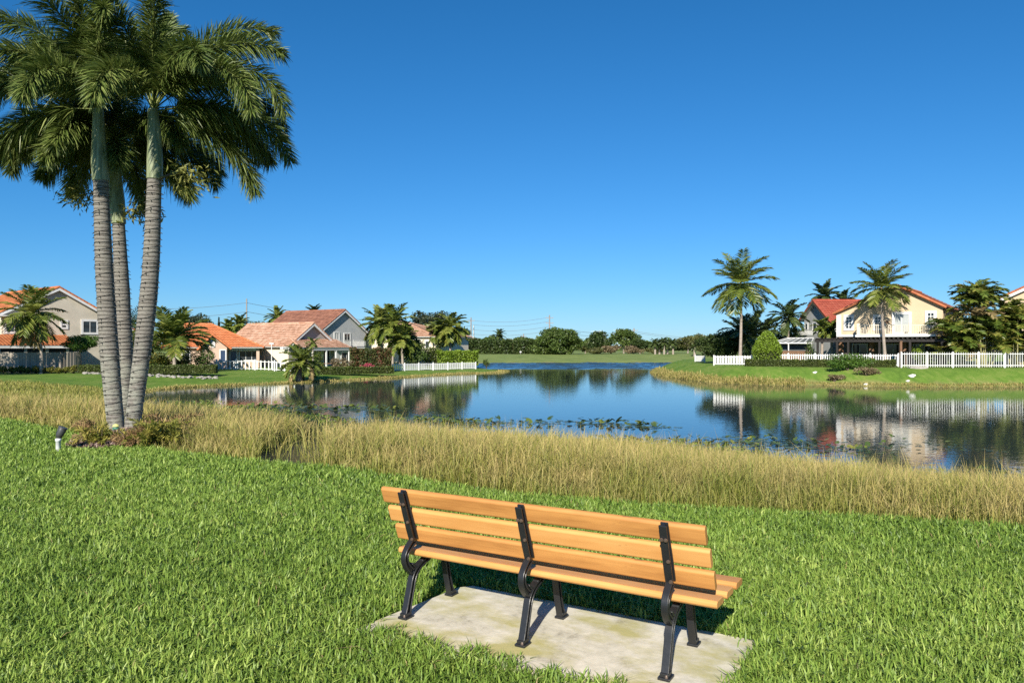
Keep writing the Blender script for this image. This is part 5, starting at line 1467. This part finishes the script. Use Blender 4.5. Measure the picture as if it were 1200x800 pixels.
BG = 'trees beyond the houses and water'
tree('round_garden_tree', at(93, 75.5), (2.0, 1.8, 1.25), 6500, .15, 'ficus', 'rounded bright green tree at the end of the board fence', None, 1.9, 16, .8, (.28, .42), 'pole', .16)
tree('big_round_tree', at(651, 178), (6.6, 6.0, 4.6), 14000, .5, 'tree_mid', 'widest dark rounded tree on the far shore, right of the tall hedge', BG, 1.0, 40, .9, (.2, .32), cz=2.9)
tree('far_round_tree', at(703, 190), (3.4, 3.2, 3.2), 4500, .5, 'tree_dark', 'rounded dark tree between the widest tree and open-topped tree', BG, 1.0, 16, cz=3.0)
tree('open_far_tree', at(731, 196), (3.2, 3.0, 2.8), 3000, .5, 'tree_mid', 'taller gappy tree with flat top across the water', BG, 2.2, 14, cz=4.2)
tree('far_tree', at(750, 192), (2.8, 2.6, 2.0), 2600, .5, 'tree_dark', 'low dark tree left of the slim far palms', BG, .6, 10, cz=2.4)
tree('far_tree', at(742, 205), (3.4, 2.6, 2.3), 2400, .5, 'tree_mid', 'mid green tree behind the gap right of the open-topped tree', BG, .6, 10, cz=3.2)
tree('far_tree', at(686, 196), (2.6, 2.4, 1.6), 2000, .5, 'tree_olive', 'low olive tree at the right foot of the widest tree', BG, .4, 10, cz=1.8)
tree('far_tree', at(782, 205), (4.6, 3.0, 2.2), 3000, .5, 'tree_dark', 'dark low tree behind the slim far palms', BG, .5, 12, cz=2.4)
tree('far_tree', at(806, 200), (3.6, 3.0, 2.4), 3000, .5, 'tree_olive', 'grey-olive tree right of the slim far palms', BG, .5, 12, cz=2.7)
tree('far_tree', at(826, 170), (3.0, 2.6, 2.6), 3000, .45, 'tree_olive', 'olive tree beyond the right point of the lake', BG, .8, 12, cz=3.2)
for px, d, R, mt, lb in ((716, 186, (2.6, 1.8, 1.3), 'brown', 'dry brown bush below the open-topped far tree'), (742, 184, (3.0, 1.8, 1.2), 'brown', 'second dry brown bush, beside the low dark far tree'),
                        (697, 184, (2.2, 1.6, 1.1), 'tree_olive', 'olive bush below the rounded dark far tree'), (766, 190, (2.6, 1.8, 1.2), 'tree_olive', 'olive bush at the foot of the slim far palms')):
    bush('far_bush', at(px, d), R, 1500, .38, mt, lb, 'bushes on the far shore', 'bush')
# the low wood that closes the horizon, too far to count its trees
n = 26000; a_ = np.radians(-40 + 80 * rng.random(n)); r_ = 300 + 60 * rng.random(n)
hmax = 4.6 + 1.6 * np.sin(a_ * 31) * np.sin(a_ * 77 + 1) + 1.0 * np.sin(a_ * 190)
Pw = np.stack([r_ * np.sin(a_), r_ * np.cos(a_), -.5 + hmax * rng.random(n) ** .8], 1)
V, q = leaf_arrays(Pw, 1.5, .4, .6)
tag(fast_mesh('far_wood', V, q, None, LEAF['tree_mid'], None, {'rnd': np.repeat(np.clip(.5 + .25 * rng.normal(size=n), 0, 1), 4)}), 'low continuous belt of trees along the horizon', 'trees', kind='stuff')
# a broad tree just outside the picture shades the board fence
tree('shade_tree', (-50.2, 61.5, gz(-50.2, 61.5)), (3.6, 3.4, 2.6), 7000, .26, 'tree_mid', 'broad tree on the left bank shading the board fence', None, 4.2, 16, cz=7.2)
# crowns showing above the tall hedge
for px, d, R, mt, cz, lb in ((556, 215, (4.2, 3, 2.2), 'tree_olive', 2.9, 'pale olive crown above the left end of the tall hedge'), (575, 222, (3.6, 3, 2.2), 'tree_mid', 3.2, 'green crown behind the tall hedge under the thin pale pole'),
                        (596, 228, (3.8, 3, 2.0), 'tree_olive', 3.0, 'olive crown behind the middle of the tall hedge'), (614, 222, (3.0, 3, 2.2), 'tree_mid', 3.3, 'green crown behind the tall hedge by the short pole'), (632, 216, (3.6, 3, 2.0), 'tree_olive', 3.0, 'olive crown just left of the widest tree')):
    tree('hedge_top_tree', at(px, d), R, 2200, .6, mt, lb, BG, .5, 10, cz=cz)
tree('casuarina_tree', at(497, 128), (4.6, 3.4, 4.2), 5200, .42, 'pine', 'dark feathery casuarina rising behind the cream hip-roofed house', None, 2.5, 20, 1.0, (.18, .32), cz=5.6)
tree('casuarina_tree', at(517, 126), (4.2, 3.2, 4.7), 5200, .42, 'pine', 'taller dark casuarina behind the drooping date palms', None, 2.5, 20, 1.0, (.18, .32), cz=5.2)
tree('casuarina_tree', at(536, 131), (3.4, 3.0, 3.4), 3600, .42, 'tree_dark', 'dark tree right of the casuarinas, above the bright hedge', None, 2.0, 16, 1.0, (.2, .35), cz=4.4)
tree('seagrape_tree', at(838, 88), (2.8, 2.4, 1.8), 6500, .24, 'tree_dark', 'low spreading dark tree behind the short white fence', None, .4, 22, .8, (.22, .36), cz=2.0)
tree('seagrape_tree', at(853, 90), (2.3, 2.2, 2.4), 4200, .24, 'tree_dark', 'taller dark tree left of the coconut palm trunk', None, .4, 18, .8, (.22, .36), cz=2.6)
tree('garden_tree', at(921, 96), (2.7, 2.4, 1.8), 3000, .26, 'tree_mid', 'rounded green tree behind the pool enclosure', None, 1.0, 14, cz=3.3)
tree('garden_tree', at(468, 105), (2.4, 2.2, 2.6), 4200, .26, 'tree_dark', 'dark leafy tree before the brown hip roof', None, 1.6, 16, cz=3.6)
tree('garden_tree', at(482, 104), (1.8, 1.8, 2.2), 2600, .26, 'tree_mid', 'smaller green tree right of the dark leafy tree', None, 1.4, 14, cz=3.0)
tree('garden_tree', at(146, 92), (3.0, 2.4, 2.8), 3600, .28, 'tree_dark', 'dark tree seen between the middle and right palm trunks', None, 1.4, 14, cz=3.6)
tree('garden_tree', at(226, 118), (3.4, 2.6, 2.4), 2600, .34, 'pine', 'grey-green tree behind the left end of the orange roof', None, 2, 14, cz=6.0)
tree('garden_tree', at(305, 135), (4.0, 3.0, 2.2), 2400, .38, 'tree_olive', 'olive tree behind the tan roof, right of the tall pole', None, 2, 12, cz=4.6)
tree('garden_tree', at(275, 140), (4.0, 3.0, 2.2), 2400, .38, 'tree_mid', 'green tree behind the orange roof under the tall pole', None, 2, 12, cz=4.3)
tree('garden_tree', at(328, 138), (3.2, 2.6, 1.9), 2000, .38, 'tree_olive', 'pale olive tree behind the tan and brown roofs', None, 2, 12, cz=5.4)
tree('garden_tree', at(1120, 90), (3.0, 2.6, 3.0), 3400, .3, 'tree_dark', 'dark tree behind the feathery palm clump beside the cream house', None, 1.2, 14, cz=3.2)
for px, d, hh, lb in ((235.5, 120, 7.6, 'thin cypress against the grey-green tree, left of the tall pole'), (256.5, 122, 6.9, 'lone thin cypress rising over the orange ridge')):
    rt = thing('cypress_tree', at(px, d), 0, lb, 'tree', 'cypress trees')
    n = 1500; t = rng.random(n); a = rng.random(n) * 6.28; r_ = .62 * np.sin(np.clip(t * 1.0 + .06, 0, 1) * PI) ** .7 * (1.05 - .7 * t) * (.6 + .4 * rng.random(n))
    V, q = leaf_arrays(np.stack([r_ * np.cos(a), r_ * np.sin(a), .3 + t * hh], 1), .30, .1, .4)
    fast_mesh('crown', V, q, None, LEAF['pine'], rt, {'rnd': np.repeat(np.clip(.4 + .2 * rng.normal(size=n), 0, 1), 4)})
    MB().tube([(0, 0, -.2), (0, 0, hh * .9)], [.12, .02], 6).build('trunk', M['bark_dark'], rt)

# ------------------------------------------------------------------ palms of the gardens
def stem(px0, py0, px1, py1, d, k=6, bend=0.0):
    """trunk path from ground pixel to crown pixel, relative to the base"""
    x0, _ = XY(px0, d); x1, _ = XY(px1, d); z1 = ZP(py1, d); zg = gz(x0, d)
    t = np.linspace(0, 1, k)
    return (x0, d, zg), [((x1 - x0) * (tt ** 1.3) + bend * math.sin(tt * PI), 0, (z1 - zg) * tt - (.1 if tt == 0 else 0)) for tt in t]

b, p = stem(867, 425, 868, 332, 80, bend=.10)
palm('coconut_palm', b, p, [.24, .17, .15, .14, .13, .13], frond_set(30, 4.1, 1.4, -.95, .8, .6, 3), 'tallest coconut palm on the right, standing alone beside the egg topiary', 'palm tree', 'coconut palms', 'palm', nleaf=110, ll=1.0, lw=.10, hang=.6, coconuts=6)
b, p = stem(1038, 415, 1033, 337, 75.2, bend=-.12)
palm('coconut_palm', b, p, [.22, .16, .14, .13, .13, .12], frond_set(24, 3.2, 1.4, -.55, .75, .75, 5), 'coconut palm in front of the cream house balcony', 'palm tree', 'coconut palms', 'palm', nleaf=100, ll=1.0, lw=.095, hang=.6)
b, p = stem(48.5, 436, 38, 367, 71.6, bend=.25)
palm('coconut_palm', b, p, [.20, .16, .14, .13, .12, .12], frond_set(32, 3.3, 1.4, -1.3, .8, .6, 8), 'leaning coconut palm in front of the board fence', 'palm tree', 'coconut palms', 'palm', nleaf=100, ll=1.0, lw=.095, dry=5, hang=.7)
b, p = stem(205, 428, 202, 400, 76.5)
palm('bushy_palm', b, p, [.25, .2, .18, .16, .15, .15], frond_set(26, 4.3, 1.42, -.1, .85, 1.25, 9), 'big bushy low palm before the peach house, fronds fanning upward', 'palm tree', None, 'palm', nleaf=100, ll=1.0, lw=.14, hang=.5, dry=1)
b, p = stem(152, 428, 152, 385, 82)
palm('bushy_palm', b, p, [.2, .17, .16, .15, .14, .14], frond_set(20, 3.6, 1.4, -.6, .7, .9, 10), 'dark palm half hidden behind the right trunk of the clump', 'palm tree', None, 'palm_dark', nleaf=60, ll=.8, lw=.08, parts=False)
# leaning date palm on the left bank
b, p = stem(351, 447, 353, 424, 72.3, bend=-.15)
palm('date_palm', b, p, [.34, .34, .32, .30, .26, .2], frond_set(44, 2.3, 1.25, -.75, .75, 1.0, 12), 'stubby date palm leaning on the left bank at the water', 'palm tree', None, 'palm', 'bark', nleaf=80, ll=.75, lw=.09, hang=.2, dry=5)
b, p = stem(367, 434, 366.5, 402, 79)
palm('papaya_tree', b, p, [.09, .08, .07, .06, .05, .05], frond_set(12, 1.0, 1.2, -.3, .6, .8, 13), 'thin-stemmed papaya tree right of the stubby date palm', 'tree', None, 'palm', nleaf=26, ll=.9, lw=.12, parts=False)
for px, bpx, d, py, L, lb, mt, sd in ((447, 449, 104, 380, 3.6, 'shaggy palm over the corner of the grey house', 'palm', 14), (461, 460, 101, 378, 3.4, 'upright shaggy palm right of the grey house', 'palm', 15), (470, 472, 100, 396, 2.8, 'small arching palm before the cream hip-roofed house', 'palm', 16),
                                      (444, 448, 108, 376, 2.5, 'thin palm behind the two shaggy palms', 'palm_dark', 17),
                                      (528, 527.5, 111, 384, 3.1, 'drooping date palm with bare trunk before the casuarinas', 'palm', 18), (515, 515.5, 114, 388, 2.7, 'drooping date palm left of the bare-trunked one', 'palm', 19),
                                      (924, 923, 92, 371, 2.7, 'coconut palm behind the pool enclosure', 'palm_dark', 20), (966, 966, 112, 347, 2.8, 'palm showing above the red ridge of the grey wing', 'palm_dark', 21),
                                      (964, 963, 84.5, 383, 1.4, 'small garden palm before the grey wing', 'palm', 23), (974, 975, 83.5, 386, 1.4, 'small garden palm beside the cream corner', 'palm', 24), (880, 879, 88, 391, 3.6, 'dark broad-leaved palm right of the tall coconut trunk', 'palm_dark', 25), (868, 869, 92, 389, 3.0, 'dark palm behind the tall coconut trunk', 'palm_dark', 26), (897, 896, 93, 388, 2.4, 'dark palm behind the egg topiary', 'palm_dark', 27),
                                      (281, 281, 128, 380, 2.4, 'small palm left of the tall pole behind the roofs', 'palm', 28), (268, 268, 132, 384, 2.2, 'little palm behind the orange ridge near the cypress', 'palm', 29), (325, 325, 130, 372, 2.4, 'palm peeping above the brown and tan roofs', 'palm', 30), (368, 368, 140, 366, 2.0, 'palm tip above the brown ridge', 'palm_dark', 31), (988, 988, 118, 352, 2.4, 'palm tip just over the red roof left of the balcony palm', 'palm_dark', 32),
                                      (585, 585, 230, 393, 2.6, 'far palm above the hedge in the middle', 'palm_dark', 33)):
    b, p = stem(bpx, 0, px, py, d)
    fr_ = frond_set(22, L, 1.4, -.9, .8, .8, sd)
    if 'drooping' in lb: fr_ = frond_set(30, L, 1.3, -.9, 1.1, .9, sd)
    palm('garden_palm', b, p, np.array([.19, .16, .15, .14, .13, .12]) * (1.0 if d < 200 else 1.3), fr_, lb, 'palm tree', 'palms in the gardens', mt, nleaf=76, ll=.95, lw=.14 if d < 100 else .17, parts=False, hang=.55)
for i, (px, d, py) in enumerate(((767.5, 176, 402), (772.5, 178, 402.5), (778, 176, 400.5), (782, 182, 403), (788.5, 178, 402))):
    b, p = stem(px + .3, 0, px, py, d)
    palm('far_palm', b, p, [.26, .24, .22, .2, .2, .2], frond_set(22, 1.55, 1.4, -1.1, .7, .6, 40 + i), ('slim far palm at the left of the five on the far shore', 'second of the five slim far palms, close to the first', 'tallest of the five slim far palms', 'fourth far palm, set back behind the tallest', 'slim far palm standing apart at the right of the five')[i], 'palm tree', 'slim palms on the far shore', 'palm_dark', nleaf=34, ll=.95, lw=.16, parts=False)
b, p = stem(814, 0, 814, 407, 168)
palm('far_palm', b, p, [.3, .28, .26, .26, .26, .26], frond_set(16, 1.3, 1.3, -.8, .7, .6, 47), 'stocky far palm beside the olive tree at the right point', 'palm tree', None, 'palm_dark', nleaf=30, ll=.9, lw=.16, parts=False)

# clumping feathery palms by the right fence
def clump_palm(px, d, n_st, hgt, spread, label, seed):
    rs = np.random.default_rng(seed); c = at(px, d)
    root = thing('areca_palm', c, 0, label, 'palm tree', 'feathery clump palms by the right fence')
    for k in range(n_st):
        a = rs.random() * 6.28; r_ = spread * math.sqrt(rs.random()); h_ = hgt * (.16 + .84 * rs.random() ** .9)
        b0 = np.array((r_ * .4 * math.cos(a), r_ * .3 * math.sin(a), -.1)); t0 = np.array((r_ * math.cos(a), r_ * .8 * math.sin(a), h_))
        so = MB().tube([b0, b0 * .5 + t0 * .5 + np.array((0, 0, .15)), t0], [.075, .06, .045], 7).build('stem', M['cane'], root)
        Vs, Qs, Rs, off_ = [], [], [], 0; dk = rs.random()
        for i in range(9):
            V, q, r = frond_arrays(2.25 * (.8 + .4 * rs.random()), 1.38 - 1.0 * (i + .5) / 9 + rs.normal() * .1, 1.1 + .7 * rs.random(), 72, .72, .105, 'feather', i * 2.4 + rs.random(), rs.normal() * .06, rs, hang=.45)
            Vs.append(V + t0); Qs.append(q + off_); Rs.append(np.clip(r + rs.normal() * .2 + (.3 if rs.random() < .12 else -.05), 0, 1)); off_ += len(V)
        fast_mesh('crown', np.concatenate(Vs), np.concatenate(Qs), None, LEAF['palm_dry' if dk < .06 else 'areca'], so, {'rnd': np.concatenate(Rs)})
    return root
M['cane'] = mat_plain('palm_cane', (.34, .33, .16), (.22, .20, .10), .6, 3)
clump_palm(1122, 71.8, 12, 3.9, 1.15, 'left feathery clump palm, against the cream house corner', 51)
clump_palm(1153, 71.4, 20, 7.4, 1.5, 'tallest feathery clump palm in the middle of the three', 52)
clump_palm(1192, 71.6, 16, 5.4, 1.5, 'right feathery clump palm at the photo edge', 53)

# ------------------------------------------------------------------ poles, towers and wires
def pole(name, px, py, d, r, label, mat='pole', arms=(), group='utility poles'):
    x, y = XY(px, d); zg = gz(x, y); h = ZP(py, d) - zg
    root = thing(name, (x, y, zg), 0, label, 'utility pole', group)
    MB().tube([(0, 0, -.5), (0, 0, h)], [r, r * .8], 8).build('shaft', M[mat], root)
    for z, L in arms:
        cm = MB().box(-L / 2, L / 2, -.08, .08, h - z - .09, h - z + .09).build('crossarm', M[mat], root)
        for s_ in (-1, 1): MB().lathe([(.05, .09), (.09, .16), (.05, .30)], 6, (s_ * L * .46, 0, h - z)).build('insulator', M['metal_grey'], cm)
    return np.array((x, y, zg + h))
tA = pole('utility_pole', 289, 350, 165, .17, 'tall bare grey pole behind the orange and tan roofs')
tB = pole('utility_pole', 552, 372, 236, .22, 'tall grey pole left above the far hedge', arms=((1.0, 2.2),))
tC = pole('utility_pole', 644, 369, 236, .24, 'tall brown pole behind the widest tree', arms=((.9, 2.4), (2.6, 2.4)))
pole('utility_pole', 555.2, 381, 240, .18, 'thin pale pole close beside the tall grey one', 'pole_pale')
tE = pole('utility_pole', 613.5, 391, 240, .20, 'short brown pole above the tall hedge', arms=((.9, 1.6),))
tF = pole('utility_pole', 743, 384.5, 300, .30, 'brown pole with crossarm right of the open-topped tree', arms=((.9, 3.2), (2.4, 2.6)))
tH = np.array((*XY(905, 300), ZP(395, 300)))
def lattice(px, py, d, label):
    x, y = XY(px, d); zg = gz(x, y); h = ZP(py, d) - zg
    root = thing('lattice_tower', (x, y, zg), 0, label, 'transmission tower', 'pylons on the horizon')
    m_ = MB(); wb = 2.2; wt = .5
    for sx_ in (-1, 1):
        for sy_ in (-1, 1): m_.beam((sx_ * wb, sy_ * wb, -.5), (sx_ * wt, sy_ * wt, h), .13, .13)
    K = 6
    for i in range(K):
        z0, z1 = h * i / K, h * (i + 1) / K; w0 = wb + (wt - wb) * i / K; w1 = wb + (wt - wb) * (i + 1) / K
        for s_ in (-1, 1):
            m_.beam((-w0, s_ * w0, z0), (w1, s_ * w1, z1), .08, .08); m_.beam((w0, s_ * w0, z0), (-w1, s_ * w1, z1), .08, .08)
    m_.build('frame', M['pole_pale'], root)
    for z, L in ((h - .4, 3.2), (h - 3.4, 4.2)):
        MB().beam((-L, 0, z), (L, 0, z), .14, .16).build('crossarm', M['pole_pale'], root)
for px, py, d, lb in ((696.5, 387.5, 620, 'pale lattice tower, left of the pair over the rounded far tree'), (703, 387, 640, 'pale lattice tower, right of the pair over the rounded far tree'), (723, 386, 630, 'pale lattice tower above the open-topped tree, left one'), (729.5, 385.5, 650, 'pale lattice tower above the open-topped tree, right one')):
    lattice(px, py, d, lb)
def cable(a, b, sag, label, r=.035):
    a = np.array(a, float); b = np.array(b, float); t = np.linspace(0, 1, 24)
    P = a[None] * (1 - t[:, None]) + b[None] * t[:, None]; P[:, 2] -= sag * 4 * t * (1 - t)
    c0 = P[0].copy()
    o = MB().tube(P - c0, r, 4).build('power_line', M['cable'], None, 0, tuple(c0)); tag(o, label, 'power line', 'power lines')
off = lambda p, z: p + np.array((0, 0, -z))
tL = np.array((*XY(150, 150), ZP(357, 150)))
for z, w in ((.9, 'top'), (2.9, 'middle'), (4.8, 'bottom')):
    cable(off(tL, z * .95), off(tA, z), .5, f'{w} wire running left from the tall bare grey pole')
    cable(off(tA, z), off(tB, z * .9), 2.2, f'{w} wire from the tall bare grey pole towards the far hedge', .04)
for z, w in ((.7, 'top'), (2.0, 'upper'), (3.6, 'lower'), (5.0, 'bottom')):
    cable(off(tB, z + .2), off(tC, z), 1.0, f'{w} wire between the two tall poles over the far hedge', .04)
for z, w in ((3.4, 'upper'), (5.0, 'lower')):
    cable(off(tC, z), off(tF, z * .35), 1.6, f'{w} wire behind the widest far tree', .05)
    cable(off(tF, z * .35), off(tH, z * .5), 1.2, f'{w} wire running right over the slim far palms', .05)
# small white sign on the fairway
x_, y_, z_ = at(610, 176)
sg = thing('white_marker', (x_, y_, z_), 0, 'tiny white marker board on the fairway before the tall hedge', 'marker')
MB().box(-.2, .2, -.04, .04, .45, .75).build('board', M['white'], sg); MB().tube([(0, 0, -.1), (0, 0, .5)], .05, 6).build('stake', M['pole'], sg)
# patio table and chairs under the tan roof
x_, y_, z_ = at(386, 87)
pt = thing('patio_table', (x_, y_, z_), 0, 'brown wooden patio table under the tan tiled porch', 'table')
MB().box(-.9, .9, -.5, .5, .70, .76).build('table_top', M['brown_wood'], pt)
for sx_ in (-.8, .8):
    for sy_ in (-.4, .4): MB().box(sx_ - .04, sx_ + .04, sy_ - .04, sy_ + .04, -.05, .70).build('leg', M['brown_wood'], pt)
